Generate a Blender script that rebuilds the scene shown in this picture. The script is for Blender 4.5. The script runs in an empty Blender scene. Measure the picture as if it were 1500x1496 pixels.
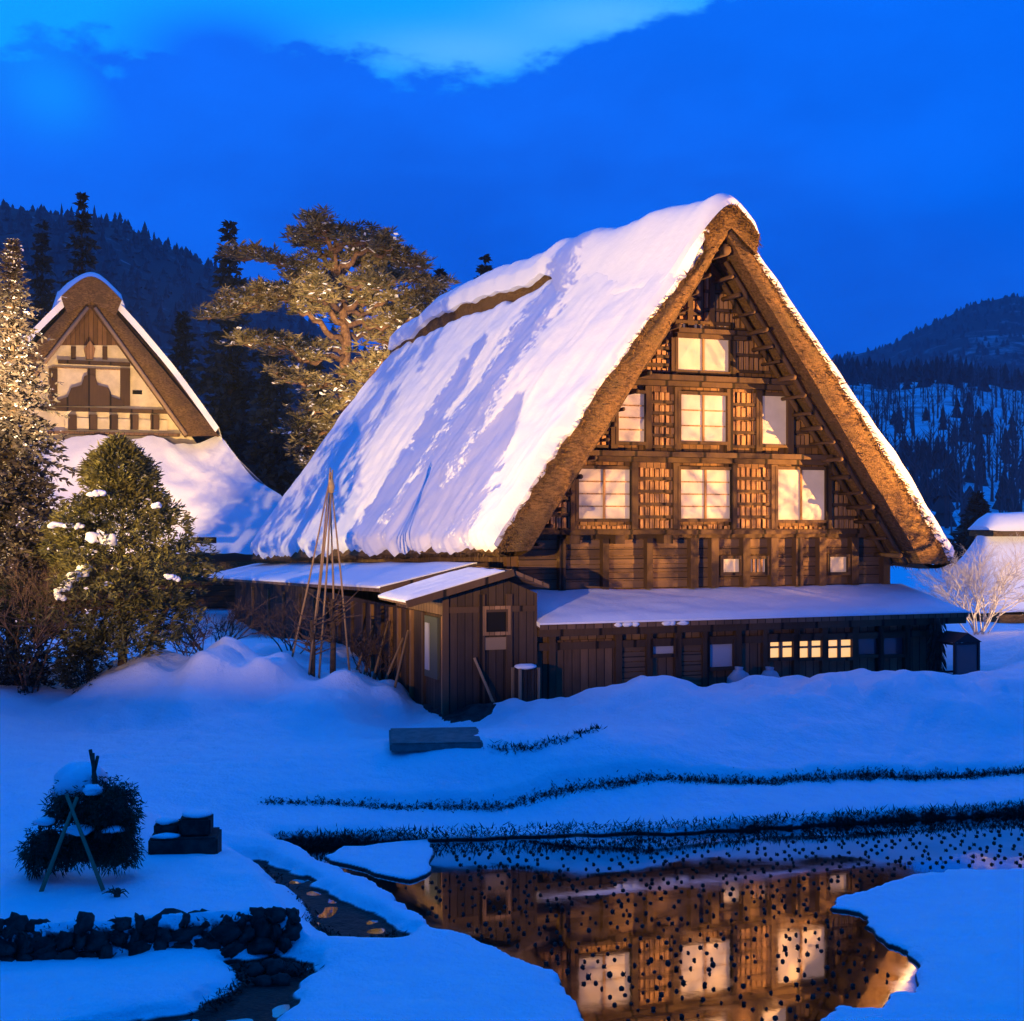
import bpy, bmesh, math, random
import numpy as np
from mathutils import Vector, Matrix

R = math.radians
random.seed(7)
rng = np.random.default_rng(11)
scene = bpy.context.scene
COL = scene.collection

# ------------------------------------------------------------------ camera
F_PX, HZ, HC = 2000.0, 765.0, 5.0        # focal length in photo pixels, horizon row, eye height
cam = bpy.data.cameras.new("camera")
cam.sensor_width = 36.0
cam.sensor_fit = 'HORIZONTAL'
cam.lens = 36.0 * F_PX / 1500.0
cam.shift_y = (HZ - 748.0) / 1500.0
cam.clip_start, cam.clip_end = 0.1, 9000.0
cam_o = bpy.data.objects.new("camera", cam)
COL.objects.link(cam_o)
cam_o.location = (0, 0, HC)
cam_o.rotation_euler = (R(90), 0, 0)
scene.camera = cam_o

scene.view_settings.view_transform = 'Standard'
scene.view_settings.look = 'None'
scene.view_settings.exposure = 0.0
scene.view_settings.gamma = 1.0
scene.cycles.max_bounces = 5
scene.cycles.diffuse_bounces = 3
scene.cycles.glossy_bounces = 3
scene.cycles.transparent_max_bounces = 6
scene.cycles.sample_clamp_indirect = 4.0
scene.cycles.use_denoising = True

# ------------------------------------------------------------------ world: dusk sky with broken cloud
world = bpy.data.worlds.new("World")
scene.world = world
world.use_nodes = True
wt = world.node_tree
for n in list(wt.nodes):
    wt.nodes.remove(n)


class Nodes:
    """small helper for wiring node trees"""
    def __init__(s, tree):
        s.t = tree

    def n(s, kind, **kw):
        nd = s.t.nodes.new(kind)
        for k, v in kw.items():
            setattr(nd, k, v)
        return nd

    def link(s, a, b):
        s.t.links.new(a, b)

    def val(s, x, sock):
        if isinstance(x, (int, float)):
            sock.default_value = x
        else:
            s.link(x, sock)

    def math(s, op, a, b=0.0, c=None, clamp=False):
        nd = s.n('ShaderNodeMath', operation=op, use_clamp=clamp)
        s.val(a, nd.inputs[0])
        s.val(b, nd.inputs[1])
        if c is not None:
            s.val(c, nd.inputs[2])
        return nd.outputs[0]

    def mix(s, fac, a, b, mode='MIX'):
        nd = s.n('ShaderNodeMix', data_type='RGBA', blend_type=mode)
        s.val(fac, nd.inputs[0])
        for x, i in ((a, 6), (b, 7)):
            if isinstance(x, tuple):
                nd.inputs[i].default_value = (*x[:3], 1)
            else:
                s.link(x, nd.inputs[i])
        return nd.outputs[2]

    def smooth(s, x, lo, hi, a=0.0, b=1.0):
        nd = s.n('ShaderNodeMapRange', interpolation_type='SMOOTHSTEP')
        s.val(x, nd.inputs[0])
        nd.inputs[1].default_value = lo
        nd.inputs[2].default_value = hi
        nd.inputs[3].default_value = a
        nd.inputs[4].default_value = b
        return nd.outputs[0]

    def noise(s, vec, scale, detail=4.0, rough=0.55, dist=0.0):
        nd = s.n('ShaderNodeTexNoise')
        if vec is not None:
            s.link(vec, nd.inputs['Vector'])
        nd.inputs['Scale'].default_value = scale
        nd.inputs['Detail'].default_value = detail
        nd.inputs['Roughness'].default_value = rough
        nd.inputs['Distortion'].default_value = dist
        return nd.outputs[0]

    def mapping(s, vec, scale=(1, 1, 1), rot=(0, 0, 0), loc=(0, 0, 0)):
        nd = s.n('ShaderNodeMapping')
        s.link(vec, nd.inputs[0])
        nd.inputs[1].default_value = loc
        nd.inputs[2].default_value = rot
        nd.inputs[3].default_value = scale
        return nd.outputs[0]


SUN_EL, SUN_AZ = R(-4.0), R(200.0)      # the sun is below the horizon
w = Nodes(wt)
gen = w.n('ShaderNodeTexCoord').outputs['Generated']
sep = w.n('ShaderNodeSeparateXYZ')
w.link(gen, sep.inputs[0])
DEG = 57.29578
az = w.math('MULTIPLY', w.math('ARCTAN2', sep.outputs[0], sep.outputs[1]), DEG)
el = w.math('MULTIPLY', w.math('ARCSINE', sep.outputs[2]), DEG)


def gauss(a0, e0, sa, se):
    da = w.math('DIVIDE', w.math('SUBTRACT', az, a0), sa)
    de = w.math('DIVIDE', w.math('SUBTRACT', el, e0), se)
    q = w.math('ADD', w.math('MULTIPLY', da, da), w.math('MULTIPLY', de, de))
    return w.math('EXPONENT', w.math('MULTIPLY', q, -1.0))


gm = w.mapping(gen, (1.0, 1.0, 2.2))
nz1 = w.noise(gm, 9.0, 5.0, 0.55, 0.4)
nz2 = w.noise(gm, 4.0, 3.0, 0.5)
nz3 = w.noise(gm, 34.0, 4.0, 0.6)
edge = w.math('ADD', 17.75, w.math('MULTIPLY', w.math('MAXIMUM', w.math('ADD', az, 1.0), 0.0), 0.30))
d = w.math('SUBTRACT', el, edge)
d = w.math('ADD', d, w.math('MULTIPLY', w.math('SUBTRACT', nz1, 0.5), 3.0))
d = w.math('ADD', d, w.math('MULTIPLY', w.math('SUBTRACT', nz3, 0.5), 2.7))
bright = w.smooth(d, -0.15, 0.95)
bright = w.math('SUBTRACT', bright, w.math('MULTIPLY', gauss(-12.0, 18.4, 3.6, 1.7), 1.2))
bright = w.math('ADD', bright, w.math('MULTIPLY', gauss(-18.6, 16.6, 2.0, 1.5), 0.55))
bright = w.math('ADD', bright, w.math('MULTIPLY', gauss(-22.0, 19.6, 3.5, 2.2), 0.5))
bright = w.math('MULTIPLY', bright, w.smooth(el, 24.0, 34.0, 1.0, 0.25), clamp=True)
pale = w.math('MULTIPLY', w.math('ADD', gauss(-2.0, 19.0, 4.5, 0.9), gauss(4.0, 20.3, 4.0, 0.9)), bright)
grad = w.smooth(el, 3.0, 40.0)
lowc = w.mix(grad, (0.0, 0.080, 0.62), (0.0, 0.175, 1.0))
lowc = w.mix(w.smooth(w.math('ADD', w.math('MULTIPLY', nz2, 0.6), w.math('MULTIPLY', nz1, 0.4)), 0.38, 0.64, 0.0, 0.75), lowc, (0.0, 0.150, 0.96))
side = w.smooth(w.math('ABSOLUTE', w.math('SUBTRACT', az, 3.0)), 5.0, 24.0, 0.0, 0.45)
lowc = w.mix(side, lowc, (0.0, 0.150, 0.95))
sky_c = w.mix(w.math('MULTIPLY', bright, 0.92), lowc, (0.0, 0.34, 1.0))
sky_c = w.mix(w.math('MULTIPLY', pale, 0.75), sky_c, (0.10, 0.46, 0.92))
nish = w.n('ShaderNodeTexSky', sky_type='NISHITA')
nish.sun_disc = False
nish.sun_elevation = SUN_EL
nish.sun_rotation = SUN_AZ
nish.ozone_density = 6.0
nmul = w.mix(1.0, nish.outputs[0], (0.0, 0.10, 0.35), 'MULTIPLY')
sky_c = w.mix(0.10, sky_c, nmul, 'ADD')
behind = w.smooth(w.math('ABSOLUTE', az), 32.0, 80.0)
lowish = w.smooth(el, 15.0, 70.0, 1.0, 0.0)
sky_c = w.mix(w.math('MULTIPLY', behind, lowish), sky_c, (0.0, 0.030, 0.22))
bg = w.n('ShaderNodeBackground')
w.link(sky_c, bg.inputs[0])
bg.inputs[1].default_value = 1.41
wo = w.n('ShaderNodeOutputWorld')
w.link(bg.outputs[0], wo.inputs[0])
world.cycles.sampling_method = 'AUTOMATIC'


# ------------------------------------------------------------------ the village floodlights
def floodlight(name, loc, target, power, color, size, blend, radius=0.12):
    l = bpy.data.lights.new(name, 'SPOT')
    l.energy = power
    l.color = color
    l.spot_size = R(size)
    l.spot_blend = blend
    l.shadow_soft_size = radius
    o = bpy.data.objects.new(name, l)
    COL.objects.link(o)
    o.location = loc
    o.rotation_euler = (Vector(target) - Vector(loc)).to_track_quat('-Z', 'Y').to_euler()
    return o


L_NEAR = ((-11.5, 5.0, 4.6), (-7.2, 44.0, 10.5))
L_ROOF = ((-27.0, 20.0, 4.1), (0.5, 41.0, 9.0))
L_GABLE = ((24.5, 26.3, 3.6), (5.2, 32.8, 9.0))
L_HUT = ((23.0, 33.0, 2.3), (16.0, 44.0, 3.6))
L_PINE = ((-6.2, 60.5, 2.6), (-8.7, 69.5, 12.5))
L_PINE2 = ((-10.6, 4.2, 4.9), (-9.0, 70.0, 14.0))
L_HALL = ((-13.0, 47.5, 3.2), (-18.0, 60.0, 10.5))
floodlight("floodlight", *L_NEAR, 40000, (1.0, 0.57, 0.18), 66, 0.4, 0.045)
floodlight("floodlight", *L_ROOF, 45000, (1.0, 0.66, 0.20), 80, 0.3, 0.03)
floodlight("floodlight", *L_GABLE, 104000, (1.0, 0.48, 0.12), 34, 0.5, 0.03)
floodlight("floodlight", *L_HUT, 20000, (1.0, 0.64, 0.25), 110, 0.5, 0.03)
floodlight("floodlight", *L_PINE2, 420000, (1.0, 0.65, 0.32), 10, 0.8, 0.05)
floodlight("floodlight", *L_PINE, 7000, (1.0, 0.62, 0.26), 85, 0.6, 0.08)
floodlight("floodlight", *L_HALL, 11000, (1.0, 0.58, 0.17), 62, 0.6, 0.06)


# ------------------------------------------------------------------ helpers
def tag(o, label=None, cat=None, group=None, kind=None):
    if label:
        o["label"] = label
    if cat:
        o["category"] = cat
    if group:
        o["group"] = group
    if kind:
        o["kind"] = kind
    return o


def empty(name, loc, rz=0.0):
    o = bpy.data.objects.new(name, None)
    COL.objects.link(o)
    o.location = loc
    o.rotation_euler = (0, 0, rz)
    o.empty_display_size = 0.3
    return o


class MB:
    """collects shapes, then links them as ONE mesh object"""
    def __init__(s):
        s.v, s.f, s.m = [], [], []

    def add(s, vs, fs, mi=0):
        b = len(s.v)
        s.v.extend([tuple(p) for p in vs])
        s.f.extend([tuple(b + i for i in f) for f in fs])
        s.m.extend([mi] * len(fs))

    def box(s, a, b, mi=0):
        x0, y0, z0 = [min(p, q) for p, q in zip(a, b)]
        x1, y1, z1 = [max(p, q) for p, q in zip(a, b)]
        s.add([(x0, y0, z0), (x1, y0, z0), (x1, y1, z0), (x0, y1, z0),
               (x0, y0, z1), (x1, y0, z1), (x1, y1, z1), (x0, y1, z1)],
              [(0, 3, 2, 1), (4, 5, 6, 7), (0, 1, 5, 4), (1, 2, 6, 5), (2, 3, 7, 6), (3, 0, 4, 7)], mi)

    def prism(s, poly, axis, a, b, mi=0):
        """poly in the two axes other than axis, extruded from a to b"""
        n = len(poly)
        def P(p, t):
            if axis == 'y':
                return (p[0], t, p[1])
            if axis == 'x':
                return (t, p[0], p[1])
            return (p[0], p[1], t)
        vs = [P(p, a) for p in poly] + [P(p, b) for p in poly]
        fs = [tuple(range(n)), tuple(range(2 * n - 1, n - 1, -1))]
        for i in range(n):
            j = (i + 1) % n
            fs.append((i, i + n, j + n, j))
        s.add(vs, fs, mi)

    def hexa(s, p, mi=0):
        """eight corners: bottom four then top four"""
        s.add(p, [(0, 3, 2, 1), (4, 5, 6, 7), (0, 1, 5, 4), (1, 2, 6, 5), (2, 3, 7, 6), (3, 0, 4, 7)], mi)

    def beam(s, p, q, wx, wy, mi=0):
        p, q = Vector(p), Vector(q)
        d = (q - p).normalized()
        up = Vector((0, 0, 1)) if abs(d.z) < 0.95 else Vector((0, 1, 0))
        a = d.cross(up).normalized() * wx / 2
        b = a.cross(d).normalized() * wy / 2
        s.hexa([p - a - b, p + a - b, q + a - b, q - a - b, p - a + b, p + a + b, q + a + b, q - a + b], mi)

    def tube(s, pts, rad, n=6, mi=0, cap=True):
        pts = [Vector(p) for p in pts]
        rings = []
        ref = Vector((0.31, 0.2, 0.93)).normalized()
        for i, p in enumerate(pts):
            d = (pts[min(i + 1, len(pts) - 1)] - pts[max(i - 1, 0)])
            if d.length < 1e-9:
                d = Vector((0, 0, 1))
            d.normalize()
            a = d.cross(ref)
            if a.length < 0.05:
                a = d.cross(Vector((1, 0, 0)))
            a.normalize()
            b = d.cross(a)
            r = rad[i] if isinstance(rad, (list, tuple)) else rad
            rings.append([p + (a * math.cos(2 * math.pi * k / n) + b * math.sin(2 * math.pi * k / n)) * r for k in range(n)])
        vs = [q for r_ in rings for q in r_]
        fs = []
        for i in range(len(rings) - 1):
            for k in range(n):
                k2 = (k + 1) % n
                fs.append((i * n + k, i * n + k2, (i + 1) * n + k2, (i + 1) * n + k))
        if cap:
            fs.append(tuple(range(n - 1, -1, -1)))
            fs.append(tuple((len(rings) - 1) * n + k for k in range(n)))
        s.add(vs, fs, mi)

    def grid(s, P, mi=0, flip=False, closed=False):
        """P: array rows x cols x 3"""
        r, c = len(P), len(P[0])
        vs = [tuple(P[i][j]) for i in range(r) for j in range(c)]
        fs = []
        for i in range(r - 1):
            for j in range(c - 1 if not closed else c):
                k = (j + 1) % c
                q = (i * c + j, i * c + k, (i + 1) * c + k, (i + 1) * c + j)
                fs.append(q[::-1] if flip else q)
        s.add(vs, fs, mi)

    def blob(s, c, r, seed=0, amp=0.25, n=(8, 12), mi=0):
        rr = random.Random(seed)
        ph = [rr.uniform(0, 6.28) for _ in range(8)]
        rows = []
        for i in range(n[0] + 1):
            th = math.pi * i / n[0]
            row = []
            for j in range(n[1]):
                f = 2 * math.pi * j / n[1]
                k = 1 + amp * (0.5 * math.sin(2 * f + ph[0] + 2 * th) + 0.35 * math.sin(3 * f + ph[1] - 3 * th)
                               + 0.3 * math.sin(5 * f + ph[2] + 4 * th + ph[3])) * math.sin(th)
                row.append((c[0] + r[0] * k * math.sin(th) * math.cos(f), c[1] + r[1] * k * math.sin(th) * math.sin(f),
                            c[2] + r[2] * k * math.cos(th)))
            rows.append(row)
        s.grid(rows, mi, flip=True, closed=True)

    def build(s, name, mats, parent=None, smooth=False, loc=None):
        me = bpy.data.meshes.new(name)
        me.from_pydata(s.v, [], s.f)
        if not isinstance(mats, (list, tuple)):
            mats = [mats]
        for m in mats:
            me.materials.append(m)
        me.polygons.foreach_set('material_index', s.m)
        if smooth:
            me.polygons.foreach_set('use_smooth', [True] * len(s.f))
        me.update()
        o = bpy.data.objects.new(name, me)
        COL.objects.link(o)
        if parent:
            o.parent = parent
        if loc:
            o.location = loc
        return o


def vnoise(x, y, seed=0):
    """smooth value noise on numpy arrays, about -1..1"""
    x = np.asarray(x, float)
    y = np.asarray(y, float)
    xi, yi = np.floor(x), np.floor(y)
    fx, fy = x - xi, y - yi
    fx, fy = fx * fx * (3 - 2 * fx), fy * fy * (3 - 2 * fy)
    def h(a, b):
        q = np.sin(a * 127.1 + b * 311.7 + seed * 74.7) * 43758.5453
        return (q - np.floor(q)) * 2 - 1
    return (h(xi, yi) * (1 - fx) + h(xi + 1, yi) * fx) * (1 - fy) + (h(xi, yi + 1) * (1 - fx) + h(xi + 1, yi + 1) * fx) * fy


def fbm(x, y, seed=0, octv=4):
    t, a = 0, 1.0
    for k in range(octv):
        t = t + a * vnoise(np.asarray(x) * 2 ** k, np.asarray(y) * 2 ** k, seed + k * 5)
        a *= 0.5
    return t


def ss(x, lo, hi):
    t = np.clip((np.asarray(x, float) - lo) / (hi - lo), 0, 1)
    return t * t * (3 - 2 * t)


def ground_pt(px, py, z=0.0):
    Y = F_PX * (HC - z) / (py - HZ)
    return (px - 750.0) / F_PX * Y, Y


def at_depth(px, py, Y):
    return ((px - 750.0) / F_PX * Y, Y, HC - (py - HZ) / F_PX * Y)


# ------------------------------------------------------------------ materials
def mat(name, base=(0.5, 0.5, 0.5), rough=0.7, metal=0.0, spec=0.3):
    m = bpy.data.materials.new(name)
    m.use_nodes = True
    b = m.node_tree.nodes['Principled BSDF']
    b.inputs['Base Color'].default_value = (*base, 1)
    b.inputs['Roughness'].default_value = rough
    b.inputs['Metallic'].default_value = metal
    b.inputs['Specular IOR Level'].default_value = spec
    return m, Nodes(m.node_tree), b


def add_bump(k, b, h, strength=0.4, dist=0.05):
    bp = k.n('ShaderNodeBump')
    bp.inputs['Strength'].default_value = strength
    bp.inputs['Distance'].default_value = dist
    k.link(h, bp.inputs['Height'])
    k.link(bp.outputs[0], b.inputs['Normal'])


def snow_mat(name, s1=3.0, s2=22.0, bump=0.5, dist=0.05):
    m, k, b = mat(name, (0.86, 0.89, 0.93), 0.55, 0, 0.25)
    co = k.n('ShaderNodeTexCoord').outputs['Object']
    a = k.noise(co, s1, 4, 0.6)
    c = k.noise(co, s2, 3, 0.6)
    h = k.math('ADD', k.math('MULTIPLY', a, 0.8), k.math('MULTIPLY', c, 0.25))
    k.link(k.mix(k.smooth(a, 0.3, 0.75), (0.84, 0.87, 0.92), (0.90, 0.92, 0.94)), b.inputs['Base Color'])
    add_bump(k, b, h, bump, dist)
    return m


M = {}
M['snow'] = snow_mat('snow')
M['roof_snow'] = snow_mat('roof_snow', 1.6, 9.0, 0.5, 0.06)


def ground_mat():
    m, k, b = mat('snowfield', (0.86, 0.89, 0.93), 0.6, 0, 0.2)
    geo = k.n('ShaderNodeNewGeometry')
    co = k.n('ShaderNodeTexCoord').outputs['Object']
    sx = k.n('ShaderNodeSeparateXYZ')
    k.link(geo.outputs['Normal'], sx.inputs[0])
    px = k.n('ShaderNodeSeparateXYZ')
    k.link(co, px.inputs[0])
    nse = k.noise(co, 7.0, 4, 0.6)
    slope = k.math('ADD', sx.outputs[2], k.math('MULTIPLY', k.math('SUBTRACT', nse, 0.5), 0.5))
    snowy = k.math('MAXIMUM', k.smooth(slope, 0.40, 0.56), k.smooth(px.outputs[2], 0.34, 0.46))
    wet = k.smooth(px.outputs[2], 0.02, 0.045)
    snowy = k.math('MULTIPLY', snowy, wet)
    soil = k.mix(k.smooth(k.noise(co, 16, 4, 0.7), 0.35, 0.7), (0.007, 0.006, 0.005), (0.032, 0.025, 0.018))
    a = k.noise(co, 2.2, 4, 0.6)
    snow = k.mix(k.smooth(a, 0.3, 0.75), (0.83, 0.87, 0.92), (0.90, 0.92, 0.94))
    k.link(k.mix(snowy, soil, snow), b.inputs['Base Color'])
    fine = k.noise(co, 24, 3, 0.6)
    mid = k.noise(co, 5.0, 3, 0.55)
    add_bump(k, b, k.math('ADD', k.math('MULTIPLY', mid, 1.0), k.math('MULTIPLY', fine, 0.4)), 0.7, 0.06)
    return m


M['ground'] = ground_mat()


def wood_mat(name, c0, c1, plank=0.16, axis=0, rough=0.8):
    """boards laid across axis, with a dark joint between boards, long grain and grey weathering"""
    m, k, b = mat(name, c0, rough, 0, 0.2)
    co = k.n('ShaderNodeTexCoord').outputs['Object']
    sx = k.n('ShaderNodeSeparateXYZ')
    k.link(co, sx.inputs[0])
    t = k.math('DIVIDE', sx.outputs[axis], plank)
    idx = k.math('FLOOR', t)
    fr = k.math('FRACT', t)
    joint = k.smooth(k.math('ABSOLUTE', k.math('SUBTRACT', fr, 0.5)), 0.43, 0.49)
    wn = k.n('ShaderNodeTexWhiteNoise', noise_dimensions='1D')
    k.link(idx, wn.inputs['W'])
    sc = [1.2, 1.2, 1.2]
    for i in range(3):
        sc[i] = 22.0 if i == axis else 1.6
    gr = k.noise(k.mapping(co, tuple(sc)), 1.0, 4, 0.65)
    big = k.noise(co, 1.1, 3, 0.6)
    f = k.math('ADD', k.math('MULTIPLY', gr, 0.55), k.math('MULTIPLY', wn.outputs[0], 0.5))
    f = k.math('ADD', f, k.math('MULTIPLY', k.math('SUBTRACT', big, 0.5), 0.7), clamp=True)
    c = k.mix(f, c0, c1)
    c = k.mix(joint, c, (0.012, 0.009, 0.007))
    k.link(c, b.inputs['Base Color'])
    add_bump(k, b, k.math('SUBTRACT', k.math('MULTIPLY', gr, 0.4), joint), 0.5, 0.02)
    return m


M['wood'] = wood_mat('weathered_boards', (0.06, 0.034, 0.018), (0.27, 0.15, 0.076), 0.19, 0)
M['wood_h'] = wood_mat('horizontal_boards', (0.065, 0.040, 0.024), (0.20, 0.12, 0.068), 0.23, 2)
M['wood_dark'] = wood_mat('dark_boards', (0.085, 0.052, 0.032), (0.26, 0.155, 0.090), 0.21, 0)
M['wood_side'] = wood_mat('side_boards', (0.09, 0.058, 0.038), (0.28, 0.175, 0.105), 0.2, 1)
M['wood_old'] = wood_mat('old_boards', (0.022, 0.016, 0.012), (0.105, 0.067, 0.044), 0.17, 0)
M['wood_old_side'] = wood_mat('old_side_boards', (0.022, 0.016, 0.012), (0.12, 0.076, 0.05), 0.18, 1)
M['timber'] = wood_mat('timber', (0.04, 0.025, 0.015), (0.13, 0.077, 0.042), 0.9, 0)
M['lattice'] = wood_mat('lattice_wood', (0.17, 0.092, 0.042), (0.50, 0.285, 0.135), 0.12, 0)
M['pole'] = mat('pole_wood', (0.30, 0.20, 0.11), 0.75)[0]


def straw_mat(name, c0, c1, c2):
    m, k, b = mat(name, c0, 0.9, 0, 0.1)
    co = k.n('ShaderNodeTexCoord').outputs['Object']
    a = k.noise(k.mapping(co, (9, 9, 26)), 1.0, 4, 0.65)
    g = k.noise(co, 1.7, 4, 0.6)
    e = k.noise(co, 34.0, 3, 0.7)
    c = k.mix(k.smooth(a, 0.3, 0.7), c0, c1)
    c = k.mix(k.smooth(g, 0.42, 0.72), c, c2)
    c = k.mix(k.smooth(e, 0.56, 0.72, 0.0, 0.8), c, (0.02, 0.013, 0.008))
    k.link(c, b.inputs['Base Color'])
    add_bump(k, b, k.math('ADD', a, e), 0.9, 0.06)
    return m


M['straw'] = straw_mat('thatch_straw', (0.10, 0.060, 0.028), (0.30, 0.175, 0.075), (0.16, 0.105, 0.05))
M['straw_l'] = straw_mat('trimmed_straw', (0.09, 0.050, 0.022), (0.27, 0.16, 0.068), (0.13, 0.08, 0.036))


def paper_mat(name, base, glow, strength):
    m, k, b = mat(name, base, 0.8, 0, 0.2)
    co = k.n('ShaderNodeTexCoord').outputs['Object']
    n_ = k.noise(co, 1.6, 3, 0.6)
    k.link(k.mix(k.smooth(n_, 0.3, 0.75), tuple(x * 0.72 for x in base), base), b.inputs['Base Color'])
    b.inputs['Emission Color'].default_value = (*glow, 1)
    b.inputs['Emission Strength'].default_value = strength
    return m


M['paper'] = paper_mat('shoji_paper', (0.55, 0.48, 0.46), (1.0, 0.58, 0.30), 0.16)
M['lit'] = paper_mat('lit_pane', (0.7, 0.6, 0.45), (1.0, 0.52, 0.14), 1.15)
M['plaster'] = paper_mat('white_plaster', (0.80, 0.70, 0.52), (1, 1, 1), 0.0)
M['glass'] = mat('window_glass', (0.06, 0.07, 0.09), 0.08, 0.35, 0.6)[0]
M['curtain'] = mat('pale_curtain', (0.42, 0.42, 0.46), 0.6)[0]
M['old_door'] = mat('old_door', (0.085, 0.095, 0.075), 0.8)[0]
M['dark'] = mat('dark_opening', (0.008, 0.007, 0.006), 0.9)[0]
M['metal'] = mat('dark_metal', (0.03, 0.03, 0.035), 0.45, 0.6)[0]
M['rope'] = mat('straw_rope', (0.36, 0.26, 0.14), 0.9)[0]


def water_mat():
    m, k, b = mat('paddy_water', (0.42, 0.42, 0.42), 0.035, 1.0, 0.5)
    co = k.n('ShaderNodeTexCoord').outputs['Object']
    n1 = k.noise(co, 3.0, 3, 0.5)
    n2 = k.noise(co, 1.1, 4, 0.6, 0.6)
    add_bump(k, b, n1, 0.02, 0.02)
    icy = k.smooth(n2, 0.42, 0.66)
    k.link(k.mix(icy, (0.42, 0.41, 0.40), (0.54, 0.53, 0.52)), b.inputs['Base Color'])
    r_ = k.n('ShaderNodeMath', operation='MULTIPLY_ADD')
    k.link(icy, r_.inputs[0])
    r_.inputs[1].default_value = 0.05
    r_.inputs[2].default_value = 0.028
    k.link(r_.outputs[0], b.inputs['Roughness'])
    return m


M['water'] = water_mat()


def stone_mat(name, c0, c1, sc=4.0):
    m, k, b = mat(name, c0, 0.85, 0, 0.25)
    co = k.n('ShaderNodeTexCoord').outputs['Object']
    a = k.noise(co, sc, 5, 0.65)
    k.link(k.mix(k.smooth(a, 0.3, 0.72), c0, c1), b.inputs['Base Color'])
    add_bump(k, b, a, 0.6, 0.04)
    return m


M['stone'] = stone_mat('dark_stone', (0.010, 0.010, 0.009), (0.060, 0.054, 0.045))
M['slab'] = stone_mat('grey_slab', (0.13, 0.13, 0.12), (0.22, 0.21, 0.19), 6)
M['bark'] = stone_mat('bark', (0.035, 0.024, 0.017), (0.13, 0.085, 0.05), 9)
M['pine_bark'] = stone_mat('pine_bark', (0.10, 0.055, 0.032), (0.26, 0.15, 0.085), 7)


def leaf_mat(name, c0, c1, sc=0.9):
    m, k, b = mat(name, c0, 0.6, 0, 0.25)
    co = k.n('ShaderNodeTexCoord').outputs['Object']
    a = k.noise(co, sc, 3, 0.6)
    e = k.noise(co, sc * 9, 2, 0.6)
    f = k.math('ADD', k.math('MULTIPLY', a, 0.6), k.math('MULTIPLY', e, 0.4))
    k.link(k.mix(k.smooth(f, 0.36, 0.62), c0, c1), b.inputs['Base Color'])
    return m


M['fir'] = leaf_mat('fir_leaf', (0.030, 0.035, 0.012), (0.19, 0.175, 0.055))
M['pine'] = leaf_mat('pine_needle', (0.060, 0.054, 0.022), (0.24, 0.19, 0.085), 0.5)
M['cedar'] = leaf_mat('cedar_leaf', (0.012, 0.017, 0.013), (0.035, 0.045, 0.034), 0.5)
M['tall'] = leaf_mat('tall_leaf', (0.024, 0.022, 0.019), (0.095, 0.078, 0.064), 0.8)
M['shrub'] = leaf_mat('shrub_leaf', (0.010, 0.014, 0.008), (0.045, 0.052, 0.024), 3)
M['grass'] = leaf_mat('dry_grass', (0.010, 0.010, 0.007), (0.040, 0.033, 0.020), 5)
M['twig'] = stone_mat('twig', (0.055, 0.035, 0.026), (0.17, 0.105, 0.07), 6)
M['frost'] = mat('frosted_twig', (0.62, 0.54, 0.46), 0.8)[0]
M['forest'] = leaf_mat('far_forest', (0.022, 0.030, 0.034), (0.06, 0.075, 0.08), 0.02)
M['forest_bare'] = leaf_mat('far_bare_wood', (0.05, 0.05, 0.055), (0.13, 0.13, 0.14), 0.03)


def hill_mat(name, amt, sc):
    m, k, b = mat(name, (0.3, 0.33, 0.36), 0.9, 0, 0.1)
    co = k.n('ShaderNodeTexCoord').outputs['Object']
    a = k.noise(k.mapping(co, (1, 1, 0.45)), sc, 5, 0.7)
    g = k.noise(co, sc * 0.12, 4, 0.6)
    f = k.math('ADD', k.math('MULTIPLY', a, 0.65), k.math('MULTIPLY', g, 0.5))
    k.link(k.mix(k.smooth(f, amt - 0.1, amt + 0.14), (0.035, 0.045, 0.05), (0.72, 0.76, 0.82)), b.inputs['Base Color'])
    return m


M['hill_l'] = hill_mat('wooded_hill', 0.72, 0.06)
M['hill_r'] = hill_mat('snowy_slope', 0.50, 0.07)
M['hill_f'] = hill_mat('far_mountain', 0.69, 0.035)

# ------------------------------------------------------------------ the ground: one snow sheet to the horizon
cp = []
def C(px, py, z):
    X, Y = ground_pt(px, py, z)
    cp.append((X, Y, z))
for q in [(900, 1010, 1.65), (1000, 1000, 1.72), (1100, 1020, 1.58), (1200, 1008, 1.66), (1320, 995, 1.78), (1430, 1000, 1.72),
          (820, 1040, 1.3), (780, 1075, 1.02), (880, 1062, 1.12), (1000, 1060, 1.2), (1150, 1062, 1.2), (1300, 1050, 1.25), (1450, 1045, 1.3),
          (900, 1092, 1.08), (900, 1150, 0.5), (1100, 1110, 0.72), (1300, 1100, 0.76), (1480, 1085, 0.85),
          (450, 1110, 0.92), (250, 1110, 0.85), (60, 1110, 0.85), (650, 1104, 0.96), (780, 1102, 0.98), (560, 1150, 0.5), (760, 1150, 0.5),
          (50, 1003, 1.55), (300, 1002, 1.72), (500, 1008, 1.55), (150, 1060, 1.0), (330, 1058, 0.98), (500, 1058, 0.95), (640, 1090, 0.98),
          (1600, 1000, 1.7), (1600, 1080, 0.9), (-60, 1060, 1.1), (-100, 1000, 1.6)]:
    C(*q)
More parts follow.
